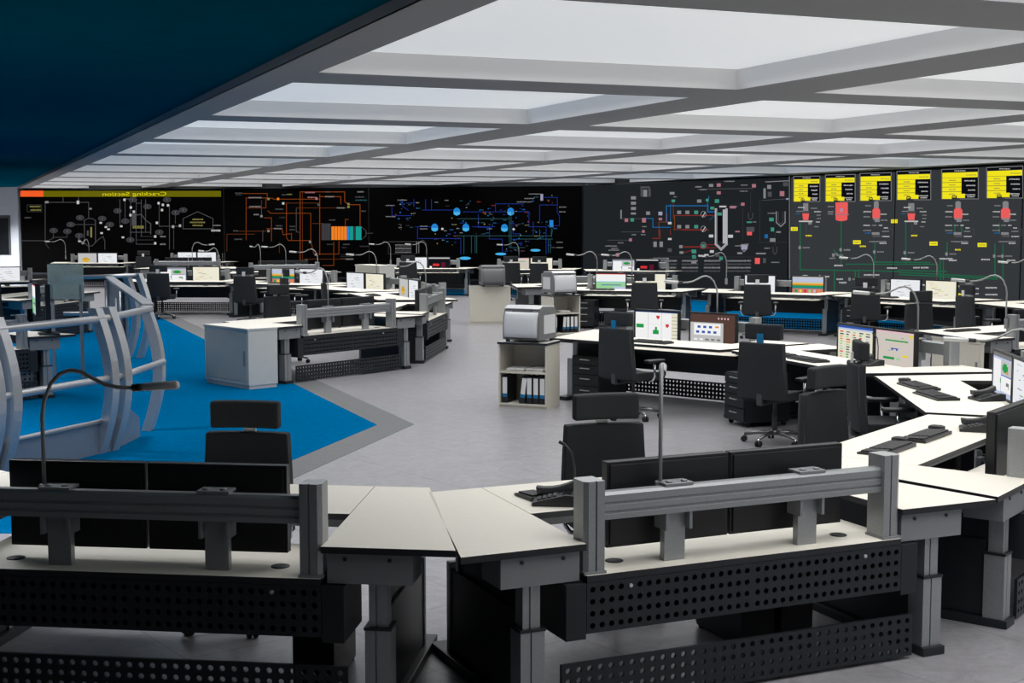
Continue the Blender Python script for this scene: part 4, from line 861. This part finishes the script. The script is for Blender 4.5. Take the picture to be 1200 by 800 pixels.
s_ = SY[0]; s_.r(980, 237, 994.5, 250.5, REDf); s_.r(979.5, 250.5, 995.5, 252, PK); s_.r(980.2, 252, 994, 257.5, REDf); s_.e(987, 257, 6.6, 2, REDf); s_.r(985.5, 244, 988.5, 248, LAV)
for x, y in ((971, 242), (971, 248), (971, 250.5), (976, 297.5), (990, 293), (973, 302.5)): s_.t(x, y, 7, 1.8, W1c)
for x, w_ in ((1028, 9), (1124, 10), (1180, 11)):
    s_ = side(x); s_.e(x, 237.5, w_ * .32, 2, W1c); s_.r(x - w_ * .32, 237, x + w_ * .32, 244, W1c)
    s_.e(x, 246.5, w_ / 2, 3, REDf); s_.r(x - w_ / 2, 246, x + w_ / 2, 255.5, REDf); s_.r(x - w_ / 2 + .8, 255.5, x + w_ / 2 - .8, 257.5, W1c); s_.r(x - 2, 257.5, x + 4, 260, W1c)
    for k, (dx, y, n_) in enumerate(((-13, 241, 7), (-15, 248, 9), (-15, 254, 8), (5, 251, 7), (5, 258, 8), (-15, 264, 8), (-5, 264, 6), (3, 264, 4), (-15, 270, 9), (9, 267, 5), (7, 271, 8), (7, 277, 9), (-8, 283, 20), (4, 285, 8))): s_.t(x + dx, y, n_, 1.7, W3c if k % 2 else W1c)
    s_.t(x - 13, 273, 7, 1.6, BL2); s_.r(x - 5, 272, x + 4, 275, W1c); s_.r(x - 4, 275, x + 5, 278, W2c); s_.l([(x + 15, 268), (x + 19, 268), (x + 19, 276)], W2c, .6)
for x0, y0, x1, y1 in ((928, 266, 936, 270.3), (1001, 281.5, 1010, 286), (1045.5, 257, 1049.3, 261.3), (1050.4, 257, 1053.5, 261.3), (1091, 283, 1100.5, 287.6), (1147.5, 284.5, 1158, 289.2)): side(x0).r(x0, y0, x1, y1, YF); side(x0).t(x0 + 1.4, (y0 + y1) / 2, x1 - x0 - 2.6, 1.6, YG)
for x, y in ((1009, 288.5), (1121, 292.5)): side(x).t(x, y, 7, 2, YF)
for x, y in ((938.5, 290), (986.5, 292.5), (978, 299), (1026, 295), (1062, 296), (1111, 297.5), (1167, 300), (1176.5, 300), (962, 324), (997, 327)):
    side(x).e(x, y, 1.6, 2.2, W1c); side(x).t(x + 3.5, y, 8, 1.8, W1c)
for x, y, n_ in ((979, 311, 10), (1041, 314, 12), (1072, 313.5, 8), (1081, 313.5, 9), (1014, 322, 18), (1120, 329.5, 22), (1103, 303, 16), (1114, 305, 9), (1152, 304, 10), (1182, 305, 10), (942, 323, 6), (942, 327, 10), (966, 324, 7), (982, 327, 8), (985, 331, 9), (1139, 338, 10), (1136, 344, 13), (1157, 337, 14), (1157, 345, 14)): side(x).t(x, y, n_, 2, W3c)
SY[1].r(1121, 334.5, 1132, 339, YF); SY[1].r(1121, 340.5, 1132, 345.5, YF); SY[1].t(1123, 337, 7, 1.8, YG); SY[1].t(1123, 343, 7, 1.8, YG); SY[1].l([(1119, 332), (1147, 332)], W2c, .6)
SY[0].l([(926.6, 207), (926.6, 326)], W1c, 1)
for s_ in SY: s_.done()
# ================================================================== front ring of consoles
FR = {}
FR['W1'] = console('near', 1.125, 6.238, 24, 'large control desk at front centre, back with perforated doors to the viewer')
FR['W2'] = console('near', -1.70, 5.94, -7, 'large control desk at front left, cut by the left picture edge')
FR['W0'] = console('near', -4.32, 7.03, -38, 'control desk mostly outside the left picture edge, white corner behind the front left monitors')
FR['W3'] = console_mid('std', 2.34, 8.93, 53, 'control desk at the right edge with two keyboards on its front corner')
FR['W4'] = console_mid('std', 3.18, 11.13, 84, 'control desk at right with screens facing left and two keyboards in a row')
FR['W5'] = console_mid('std', 2.80, 13.60, 111, 'control desk whose screens show a colourful table and a beige diagram')
FR['W6'] = console_mid('std', 1.37, 15.52, 140, 'control desk beside the front bookcase with a brown screen')
pair(FR['W1'], ('text', 'text'), ('black monitor back, right one on the front centre desk', 'black monitor back, left one on the front centre desk')[::-1])
pair(FR['W2'], ('text', 'text'), ('black monitor back, left one on the front left desk', 'black monitor back, right one on the front left desk'))
pair(FR['W3'], ('text', 'text'), ('black monitor seen from behind, left one at the right picture edge', 'black monitor behind the right picture edge desk post'), ly=.32)
pair(FR['W4'], ('text', 'green'), ('monitor with white screen cut by the right picture edge', 'monitor facing left showing a green shape on pale panes'), ly=.42)
pair(FR['W5'], ('diagram', 'table'), ('monitor with beige diagram screen and green bar', 'monitor showing a dense table of small coloured cells'), ly=.33)
pair(FR['W6'], ('brown', 'icons'), ('monitor with brown screen and grey window of blue ovals', 'monitor with white screen of red and green icons'), xs=(-.40, .40))
lamp(FR['W2'], 0, 0, 'gooseneck lamp rising at front left, head pointing right over the railing', px=50)
lamp(FR['W1'], 0, 59, 'gooseneck lamp upright behind the front centre desk rail', px=775)
lamp(FR['W6'], 0, 48, 'gooseneck lamp arching left above the brown screen', px=841)
lamp(FR['W5'], 0, 62, 'gooseneck lamp arching left above the beige diagram screen', px=1076)
lamp(FR['W4'], 0, 94, 'gooseneck lamp at right with head over the white cabinet end', px=1222, top=1.28, k=1.15)
keyboard(FR['W1'], -.48, 1.02, 'black keyboard with red strip beside the telephone on the front centre desk', 4, stripe=RED)
phone(FR['W1'], -.62, .84, 'dark telephone on the front centre desk behind the rail post', 60, mic=True)
keyboard(FR['W3'], -.50, 1.0, 'black keyboard nearest the front on the right edge desk', 0); keyboard(FR['W3'], .12, .99, 'black keyboard further back on the right edge desk', 0)
mouse(FR['W3'], -.18, 1.04, 'black mouse between the two keyboards of the right edge desk'); mouse(FR['W3'], .45, 1.03, 'black mouse beyond the far keyboard of the right edge desk')
phone(FR['W3'], .62, .82, 'black telephone by the monitor on the right edge desk', 20)
keyboard(FR['W4'], -.27, 1.1, 'black keyboard nearer the front on the desk with green shape screen', 12); keyboard(FR['W4'], .36, 1.12, 'black keyboard further back on the desk with green shape screen', 12)
mouse(FR['W4'], .72, 1.17, 'black mouse at the far end of the desk with green shape screen')
phone(FR['W4'], -.42, .74, 'black telephone below the green shape screen', 15)
keyboard(FR['W5'], .55, 1.15, 'black keyboard under the table screen desk, left of the two'); keyboard(FR['W5'], -.02, 1.16, 'black keyboard under the table screen desk, right of the two')
phone(FR['W5'], -.62, .86, 'black telephone with thin microphone before the beige diagram screen', 10, mic=True)
keyboard(FR['W6'], -.12, 1.12, 'black keyboard in front of the brown screen'); mouse(FR['W6'], .22, 1.12, 'black mouse left of the keyboard under the brown screen')
for n_, lx, ly, lab in (('W6', .82, .85, 'black drawer pedestal beside the front bookcase under the desk'), ('W5', .90, 1.18, 'black drawer pedestal behind the middle of the ring, by the tall chair'), ('W4', .72, .8, 'black drawer pedestal under the desk with green shape screen')):
    x, y = loc2(FR[n_], lx, ly); pedestal(x, y, math.degrees(FR[n_][2]) + 180, lab)
for n_, lx, ly, lab in (('W1', .38, .72, 'dark computer tower under the front centre desk, left'), ('W1', .62, .72, 'dark computer tower under the front centre desk, right'), ('W2', .72, .62, 'dark computer tower under the front left desk by its leg'), ('W5', -.62, .7, 'dark computer tower under the beige diagram desk'), ('W4', .1, .6, 'dark computer tower deep under the green shape desk')):
    x, y = loc2(FR[n_], lx, ly); tower(x, y, math.degrees(FR[n_][2]) + 180, lab)
chair(-1.51, 7.27, -7, 'black office chair behind the front left monitors, headrest towards the viewer')
chair(.60, 7.60, 14, 'black office chair behind the front centre monitors')
chair(1.34, 14.93, 130, 'dark office chair seen from behind at the desk with brown screen', BLUEP)
chair(2.58, 13.25, 140, 'dark tall office chair seen from behind in front of the table screen', BLUEP)
chair(2.33, 9.13, 42, 'dark office chair just left of the front keyboard, headrest tilted')
chair(3.13, 11.22, 86, 'dark office chair in side view before the beige diagram screen')
# bookcases, printers
B1 = bookcase(.12, 15.70, -21.6, 'beige open bookcase by the middle aisle with five binders and a silver printer')
printer(*loc2(B1, .0, .24), .77, -27, 'silver printer on the front bookcase', k=.95)
b0 = loc2(B1, 0, 0)
binder(B1, -.232, .03, .053, 'single binder leaning at the left wall of the front bookcase')
for k, (lx, nm, ti) in enumerate(((-.02, 'first', 7), (.075, 'second', 0), (.155, 'third', 0), (.235, 'fourth', 0))): binder(B1, lx, .03, .053, '%s from the left of four binders in a row in the front bookcase' % nm, ti)
papers(B1, -.12, .2, .428, 'loose white papers, left stack on the front bookcase shelf', 7, turn=4); papers(B1, .14, .2, .428, 'loose white papers, right stack on the front bookcase shelf', 8, turn=-3)
B2 = bookcase(1.03, 25.6, 28, 'beige open bookcase further back, with binders and a silver printer')
printer(*loc2(B2, -.02, .24), .77, 24, 'silver printer on the bookcase further back')
binder(B2, -.22, .03, .053, 'dark binder at the left of the bookcase further back')
for k, (lx, nm) in enumerate(((-.04, 'first'), (.05, 'second'), (.14, 'third'), (.225, 'fourth'))): binder(B2, lx, .03, .053, '%s binder of the row in the bookcase further back' % nm, 4 if k == 0 else 0)
papers(B2, .0, .2, .428, 'white paper stack on the upper shelf of the rear bookcase', 10)
cabinet(-.50, 28.9, 186, 'beige cabinet in the aisle carrying the dark grey printer', w=.84, d=.5, h=.79, body=BEIGE, front=BEIGE, top=PRGREY)
printer(-.42, 28.55, .79, 8, 'dark grey printer on the beige aisle cabinet', dark=True)
ang = math.degrees(math.atan2(17.4 - 18.2, -3.39 + 4.13))
cabinet(-3.76, 17.82, ang, 'white cabinet on the blue floor with a grey shutter door', w=1.09, d=.44, h=.79)
# ================================================================== right-hand ring
FR['R1'] = console_mid('std', 2.18, 26.9, 166, 'control desk right of the rear bookcase, screen green and white')
FR['R2'] = console_mid('std', 4.7, 25.9, 151, 'control desk in front of the slate display, striped screen')
FR['R3'] = console_mid('std', 6.68, 24.28, 131, 'control desk in front of the yellow tables with two white screens')
FR['R4'] = console_mid('std', 8.05, 22.0, 103, 'control desk far right under the rightmost yellow table')
FR['R5'] = console('std', 6.84, 16.8, 32, 'control desk at right with white end cabinet and keyboard on top')
pair(FR['R1'], ('yellow', 'waves'), ('monitor behind a chair under the slate display', 'monitor with pale green and white wave screen'), xs=(-.40, .42))
pair(FR['R2'], ('stripes', 'text'), ('monitor with striped orange and green screen at right', 'monitor with white screen half behind a tall chair'), xs=(-.62, .35))
pair(FR['R3'], ('yellow', 'text'), ('monitor with white screen and yellow patches', 'monitor with plain white screen under green pipes'), xs=(-.42, .32))
pair(FR['R4'], ('diagram', 'dark'), ('monitor with beige screen at the far right', 'monitor at the far right turned away from view'), turn=(14, 0))
pair(FR['R5'], ('text', 'text'), ('monitor back behind the right-hand lamp arch', 'monitor back beyond the right picture edge'))
chair(2.50, 25.65, 174, 'dark office chair at the desk with the green and white screen')
chair(4.52, 24.95, 166, 'dark office chair at the desk with the striped screen')
chair(6.25, 23.75, 150, 'dark office chair at the desk with two white screens')
chair(5.85, 18.85, 30, 'dark office chair with headrest behind the keyboard at right')
chair(7.25, 21.0, 100, 'dark office chair in side view at the far right')
keyboard(FR['R5'], -.7, .98, 'black keyboard on the right-hand desk above the white cabinet')
keyboard(FR['R1'], .45, 1.1, 'black keyboard under the green and white screen'); keyboard(FR['R3'], .2, 1.1, 'black keyboard before the two white screens')
for n_, px, dg, lab in (('R1', 700, 10, 'gooseneck lamp in front of the edge between black and slate displays'), ('R1', 741, 20, 'gooseneck lamp, left of two close arches before the slate display'), ('R2', 762, 50, 'gooseneck lamp, right of two close arches before the slate display'), ('R3', 921, 36, 'gooseneck lamp beside the edge of the grey display'), ('R3', 1098, 20, 'gooseneck lamp under the green pipes of the grey display'), ('R4', 1196, 70, 'gooseneck lamp at the far right in front of the grey display'), ('R5', 1180, 130, 'gooseneck lamp on the right-hand desk, arching left')):
    lamp(FR[n_], 0, dg, lab, px=px)
# white end cabinet under the right-hand desk
hr_ = 1.17 + DEP * TAN15
cx, cy = loc2(FR['R5'], -hr_ + .134 + .02, .50)
cabinet(cx, cy, 32 - 105, 'white cabinet closing the end of the right-hand desk', w=1.0, d=.035, h=.742, body=BEIGE, front=BEIGE)
for n_, lx, lab in (('R1', .8, 'black drawer pedestal under the green and white screen desk'), ('R3', .85, 'black drawer pedestal under the desk with two white screens')):
    x, y = loc2(FR[n_], lx, .9); pedestal(x, y, math.degrees(FR[n_][2]) + 180, lab)
# ================================================================== middle ring on the left
FR['M1'] = console('std', -2.23, 18.95, 52, 'control desk right of the white cabinet, back towards the aisle')
FR['M2'] = console('std', -1.19, 21.86, 84, 'control desk in the middle, seen along its narrow back')
FR['M3'] = console_mid('std', -2.75, 25.0, 110, 'control desk in the middle with the golden picture on its screen')
FR['M4'] = console_mid('std', -3.74, 27.5, 131, 'control desk with two pale screens before a white frame')
FR['M5'] = console_mid('std', -5.32, 29.68, 154, 'control desk with striped screen under the orange pipework')
FR['M6'] = console_mid('std', -7.62, 30.8, 178, 'control desk behind the railing with pale yellow screen')
pair(FR['M1'], ('text', 'text'), ('black monitor back, left one on the desk right of the white cabinet', 'black monitor back, right one on the desk right of the white cabinet'))
pair(FR['M2'], ('text', 'text'), ('black monitor edge on the middle desk, nearer one', 'black monitor edge on the middle desk, further one'))
pair(FR['M3'], ('text', 'gold'), ('monitor with pale screen right of the golden picture', 'monitor showing a golden ball'), ly=.45)
pair(FR['M4'], ('yellow', 'text'), ('monitor pale yellow, right of two before the white frame', 'monitor bluish white, left of two before the white frame'), xs=(-.35, .35), ly=.4)
pair(FR['M5'], ('text', 'stripes'), ('monitor with white screen right of the striped one', 'monitor with striped screen under the orange pipework'), xs=(-.38, .38))
pair(FR['M6'], ('yellow', 'green'), ('monitor pale yellow behind the dark chair at left', 'monitor pale green half behind the dark chair at left'), xs=(-.42, .36))
chair(-3.42, 20.75, 48, 'dark office chair facing the viewer behind the white cabinet')
chair(-5.5, 28.6, 165, 'dark office chair left of the striped screen')
chair(-7.72, 30.0, 178, 'dark office chair before the pale yellow screen at left')
chair(-4.35, 27.6, 112, 'dark office chair turned sideways right of the striped screen')
chair(-3.2, 25.2, 100, 'dark office chair before the two pale screens')
for n_, px, dg, lab in (('M1', 384, 90, 'gooseneck lamp end on, above the desk right of the white cabinet'), ('M2', 499, 80, 'gooseneck lamp before the rounded dark chair in the middle'), ('M4', 441, 40, 'gooseneck lamp above the two pale screens'), ('M5', 372, 20, 'gooseneck lamp right of the striped screen'), ('M6', 256, 60, 'gooseneck lamp above the pale yellow screen at left')):
    lamp(FR[n_], 0, dg, lab, px=px)
for n_, lx, lab in (('M6', .85, 'black drawer pedestal at the left end of the desk behind the railing'), ('M6', -1.46, 'black drawer pedestal between the two left dark chairs')):
    x, y = loc2(FR[n_], lx, .9); pedestal(x, y, math.degrees(FR[n_][2]) + 180, lab)
keyboard(FR['M3'], .2, 1.1, 'black keyboard before the golden picture'); keyboard(FR['M5'], -.1, 1.1, 'black keyboard before the striped screen at left')
cabinet(-3.13, 29.46, -49, 'white cabinet behind the two pale screens', w=.9, d=.4, h=1.2)
# ================================================================== far rows
FR['B1'] = console_mid('std', -2.5, 38.7, 178, 'control desk far back under the framed text of the blue display')
FR['B2'] = console_mid('std', .55, 38.0, 182, 'control desk far back under the blue tanks')
FR['B9'] = console('std', 1.54, 28.9, 20, 'control desk end showing between beige aisle cabinet and rear bookcase')
FR['B3'] = console_mid('std', 3.15, 36.9, 165, 'control desk far back where black and slate displays meet')
FR['B4'] = console('std', -6.0, 36.0, 20, 'control desk far back, rail slanting under the orange pipework')
FR['B5'] = console('std', -9.3, 39.0, 4, 'control desk far back, long rail in front of two white screens')
FR['B6'] = console_mid('std', -10.6, 44.6, 178, 'control desk nearest the wall below the house outline of the display')
FR['B7'] = console_mid('std', -13.6, 43.5, 178, 'control desk far back left with the golden screen')
FR['L2'] = console('std', -8.35, 25.2, 80, 'control desk behind the glass partition at left, back to the aisle')
FR['B8'] = console_mid('std', -11.6, 30.5, 205, 'control desk at the far left picture edge behind the turned monitor')
sets = {'B1': (('dark', 'text'), 'far back under the framed text'), 'B2': (('yellow', 'diagram'), 'far back under the blue tanks'), 'B3': (('dark', 'green'), 'far back at the slate display edge'), 'B6': (('text', 'text'), 'nearest the wall under the house outline'), 'B7': (('text', 'gold'), 'far back left beside the lamp'), 'L2': (('waves', 'text'), 'seen edge on above the railing monitor'), 'B8': (('text', 'waves'), 'at the far left picture edge'), 'B5': (('text', 'text'), 'turned away far back at left'), 'B4': (('text', 'text'), 'turned away far back under orange pipework')}
for k, (st, wh) in sets.items():
    a, b = ('right', 'left') if k not in ('B4', 'B5') else ('left', 'right')
    if k == 'L2': a, b = 'nearer', 'further'
    pair(FR[k], st, ('small monitor %s, %s one of two' % (wh, a), 'small monitor %s, %s one of two' % (wh, b)))
chair(-2.85, 37.6, 180, 'dark office chair with round back far back in the middle')
chair(-.05, 37.0, 185, 'dark office chair far back left of the small cream screens')
chair(.75, 36.6, 175, 'dark office chair far back behind the aisle printer')
chair(-11.6, 43.2, 178, 'dark office chair far back under the yellow title bar')
chair(-8.15, 21.8, 150, 'dark office chair cut by the left picture edge')
for n_, px, dg, lab in (('B5', 225, 20, 'gooseneck lamp far back, before two white screens'), ('B4', 305, 105, 'gooseneck lamp far back, left of two under the orange pipework'), ('B4', 335, 160, 'gooseneck lamp far back, right of two under the orange pipework'), ('B1', 452, 20, 'gooseneck lamp far back before the framed text'), ('B1', 500, 20, 'gooseneck lamp far back, right of the framed text'), ('B2', 608, 10, 'gooseneck lamp far back below the blue tanks'), ('B7', 75, 20, 'gooseneck lamp far back left, left of the golden screen'), ('B7', 104, 80, 'gooseneck lamp far back left, right of the golden screen')):
    lamp(FR[n_], 0, dg, lab, px=px)
# ================================================================== left edge: desk behind the railing, stacked screens, railing
FR['L1'] = console('std', -6.52, 15.76, 43, 'control desk behind the silver railing at the left picture edge')
hx, hy = loc2(FR['L1'], .94, .50)
PERF = mat('perforated_grey', (.42, .43, .44), .45, .3)
mb = MB()
o = empty('computer_cage', hx, hy, 0, R(43)); tago(o, 'light grey perforated computer cage under the desk behind the railing', 'computer cage')
def cage_face(wx, nx, y, flip=False):
    q_ = perforated(-wx / 2, wx / 2, .03, .5, nx, 8, y, .014, 8); q_.mats = [PERF]; return q_
part('front_panel', cage_face(.36, 6, -.25).mesh('front_panel', fix=False), o)
sp_ = part('side_panel', cage_face(.5, 8, -.18).mesh('side_panel', fix=False), o, (0, 0, 0), (0, 0, R(90)))
b = MB(); b.box(-.18, .17, -.235, .25, .51, .52, PERF); b.box(-.18, .17, -.235, .25, .0, .022, PERF); b.box(-.18, -.17, -.235, .25, .022, .51, PERF); b.box(-.17, .17, .24, .25, .022, .51, PERF); part('shell', b.mesh('shell', .002), o)
# stacked screens on a pole
o = empty('monitor_pole', -5.72, 16.75, ZT, R(113)); tago(o, 'dark pole stand carrying a tall turned monitor behind the railing', 'monitor stand')
b = MB(); b.box(-.16, .16, -.12, .12, 0, .02, BLACK); part('base_plate', b.mesh('base_plate', .004), o)
b = MB(); b.box(-.035, .035, -.03, .03, .02, .62, BLACK); part('pole', b.mesh('pole', .004), o)
px_, py_ = -5.72 - .14 * math.sin(R(113)), 16.75 + .14 * math.cos(R(113))
monitor(None, 0, 0, 1.215, 'waves', 'tall turned monitor behind the railing, thin strip of lit screen showing', world=(px_, py_, R(113)))
GLASS = mat('tinted_glass', (.62, .80, .80), .15)
GLASS.node_tree.nodes['Principled BSDF'].inputs['Transmission Weight'].default_value = .85
o = empty('glass_screen', -6.1, 18.6, 0, R(4)); tago(o, 'pale teal glass partition on two posts beside the turned monitor', 'glass partition')
b = MB(); b.box(-.24, .24, -.006, .006, 1.1, 1.58, GLASS); part('pane', b.mesh('pane', .002), o)
for s_ in (-1, 1): b = MB(); b.box(s_ * .19 - .02, s_ * .19 + .02, .008, .05, 0, 1.3, ALUD); part('post', b.mesh('post', .003), o)
# railing: curved twin blades, tubes and a kick plate
RAIL = noise_bump(mat('railing_aluminium', (.60, .605, .62), .33, .6), 70, .04, .05)
PLATE = noise_bump(mat('railing_plate', (.34, .37, .41), .35, .6), 40, .04, .05)
rp_ = [Vector(p) for p in ((-5.15, 9.7), (-4.35, 11.35), (-3.80, 12.72), (-3.74, 14.05))]
def blade(mb, p, d, w_, top=1.37, bulge=.2):
    n = Vector((d.y, -d.x)); N_ = 14; pts = []
    for k in range(N_ + 1):
        t = k / N_; z = top * t; off = bulge * math.sin(math.pi * min(1, t * .92 + .04)) - .03
        pts.append((off, z))
    th = .10
    for k in range(N_):
        (o0_, z0), (o1_, z1) = pts[k], pts[k + 1]
        q_ = []
        for (oo, zz) in ((o0_, z0), (o1_, z1)):
            for (dd, ee) in ((-w_ / 2, 0), (w_ / 2, 0), (w_ / 2, -th), (-w_ / 2, -th)):
                v = p + d * dd + n * (oo + ee); q_.append((v.x, v.y, zz))
        mb.add(q_, [[0, 1, 5, 4], [1, 2, 6, 5], [2, 3, 7, 6], [3, 0, 4, 7]] + ([[0, 1, 2, 3]] if k == 0 else []) + ([[4, 5, 6, 7]] if k == N_ - 1 else []), RAIL)
ro = empty('railing', rp_[2].x, rp_[2].y, 0); tago(ro, 'silver curved railing with twin blades and tubes on the blue floor at left', 'railing')
off = Vector((rp_[2].x, rp_[2].y, 0))
def rpart(name, mb, **k):
    mb.v = [(v[0] - off.x, v[1] - off.y, v[2]) for v in mb.v]; return part(name, mb.mesh(name, **k), ro)
for i in (1, 2):
    d = (rp_[2] - rp_[1]).normalized()
    for s_ in (-.095, .095): m = MB(); blade(m, rp_[i] + d * s_ - d * (.0), d, .10); rpart('blade', m)
d = (rp_[3] - rp_[2]).normalized(); m = MB(); blade(m, rp_[3], d, .12, 1.30, .16); rpart('blade', m)
def rail_pts(z, k=.0): return [(p.x + k, p.y, z) for p in rp_]
m = MB(); m.tube(rail_pts(1.27), .036, RAIL, 12); rpart('handrail', m)
m = MB(); m.tube(rail_pts(.72, .12), .034, RAIL, 12); rpart('middle_rail', m)
m = MB(); m.tube([(p.x + .02, p.y, .315) for p in rp_[:3]], .022, RAIL, 10); rpart('lower_rail', m)
for a, b_ in ((rp_[0], rp_[1]), (rp_[1], rp_[2])):
    dd = (b_ - a).normalized(); n = Vector((-dd.y, dd.x)) * .012; m = MB(); m.prism([tuple(a), tuple(b_), tuple(b_ + n), tuple(a + n)], .01, .31, PLATE); rpart('kick_plate', m)
dd = (rp_[3] - rp_[2]).normalized(); n = Vector((-dd.y, dd.x)) * .012; m = MB(); a, b_ = rp_[2], rp_[2] + dd * .9
m.add([(a.x, a.y, .0), (b_.x, b_.y, 0), (b_.x, b_.y, .2), (a.x + .05, a.y, .56), (a.x + n.x, a.y + n.y, 0), (b_.x + n.x, b_.y + n.y, 0), (b_.x + n.x, b_.y + n.y, .2), (a.x + n.x + .05, a.y + n.y, .56)], [[0, 1, 2, 3], [7, 6, 5, 4], [0, 4, 5, 1], [1, 5, 6, 2], [2, 6, 7, 3], [3, 7, 4, 0]], PLATE); rpart('corner_plate', m)
# far flight of the railing
q3 = Vector((-3.74, 14.05)); q4 = Vector((-6.1, 20.6)); q5 = Vector((-6.75, 23.3))
ro = empty('railing', q4.x, q4.y, 0); tago(ro, 'silver sloping railing plate with dark cut-outs behind the curved blades', 'railing'); off = Vector((q4.x, q4.y, 0))
d = (q4 - q3).normalized(); n = Vector((-d.y, d.x))
m = MB(); a, b_ = q3 + d * .25, q4
m.add([(a.x + n.x * s_, a.y + n.y * s_, 1.28 + z) for s_ in (-.06, .06) for z in (0, .03)] + [(b_.x + n.x * s_, b_.y + n.y * s_, 1.30 + z) for s_ in (-.06, .06) for z in (0, .03)], [[0, 1, 5, 4], [2, 3, 7, 6], [1, 3, 7, 5], [0, 2, 6, 4], [0, 1, 3, 2], [4, 5, 7, 6]], RAIL); rpart('handrail', m)
m = MB(); L = (q4 - q3).length
for (t0, t1, z0, z1) in ((.45, 1, 1.1, 1.27), (.45, .52, .75, 1.1), (.60, .72, .75, 1.1), (.80, 1, .75, 1.1), (.45, 1, .5, .75)):
    a, b_ = q3 + (q4 - q3) * t0, q3 + (q4 - q3) * t1; m.prism([tuple(a), tuple(b_), tuple(b_ + n * .02), tuple(a + n * .02)], z0, z1, PLATE)
rpart('plate', m)
for t in (.5, .97):
    m = MB(); p = q3 + (q4 - q3) * t + n * .05; m.tube([(p.x, p.y, 0), (p.x, p.y, 1.28)], .03, RAIL, 10); rpart('post', m)
ro = empty('railing', q5.x, q5.y, 0); tago(ro, 'silver railing with twin blades further back, beside the far left dark chair', 'railing'); off = Vector((q5.x, q5.y, 0))
e5 = Vector((-5.55, 21.4)); d = Vector((.4, .92)).normalized()
m = MB(); m.tube([(-7.0, 21.2, 1.28), (-6.3, 21.3, 1.30), (-5.9, 21.45, 1.31)], .034, RAIL, 10); rpart('handrail', m)
m = MB(); m.tube([(-7.0, 21.2, .72), (-6.3, 21.3, .72), (-5.78, 21.45, .72)], .032, RAIL, 10); rpart('middle_rail', m)
for s_ in (-.1, .1): m = MB(); blade(m, Vector((-5.95 + s_, 21.45)), d, .1, 1.34, .22); rpart('blade', m)
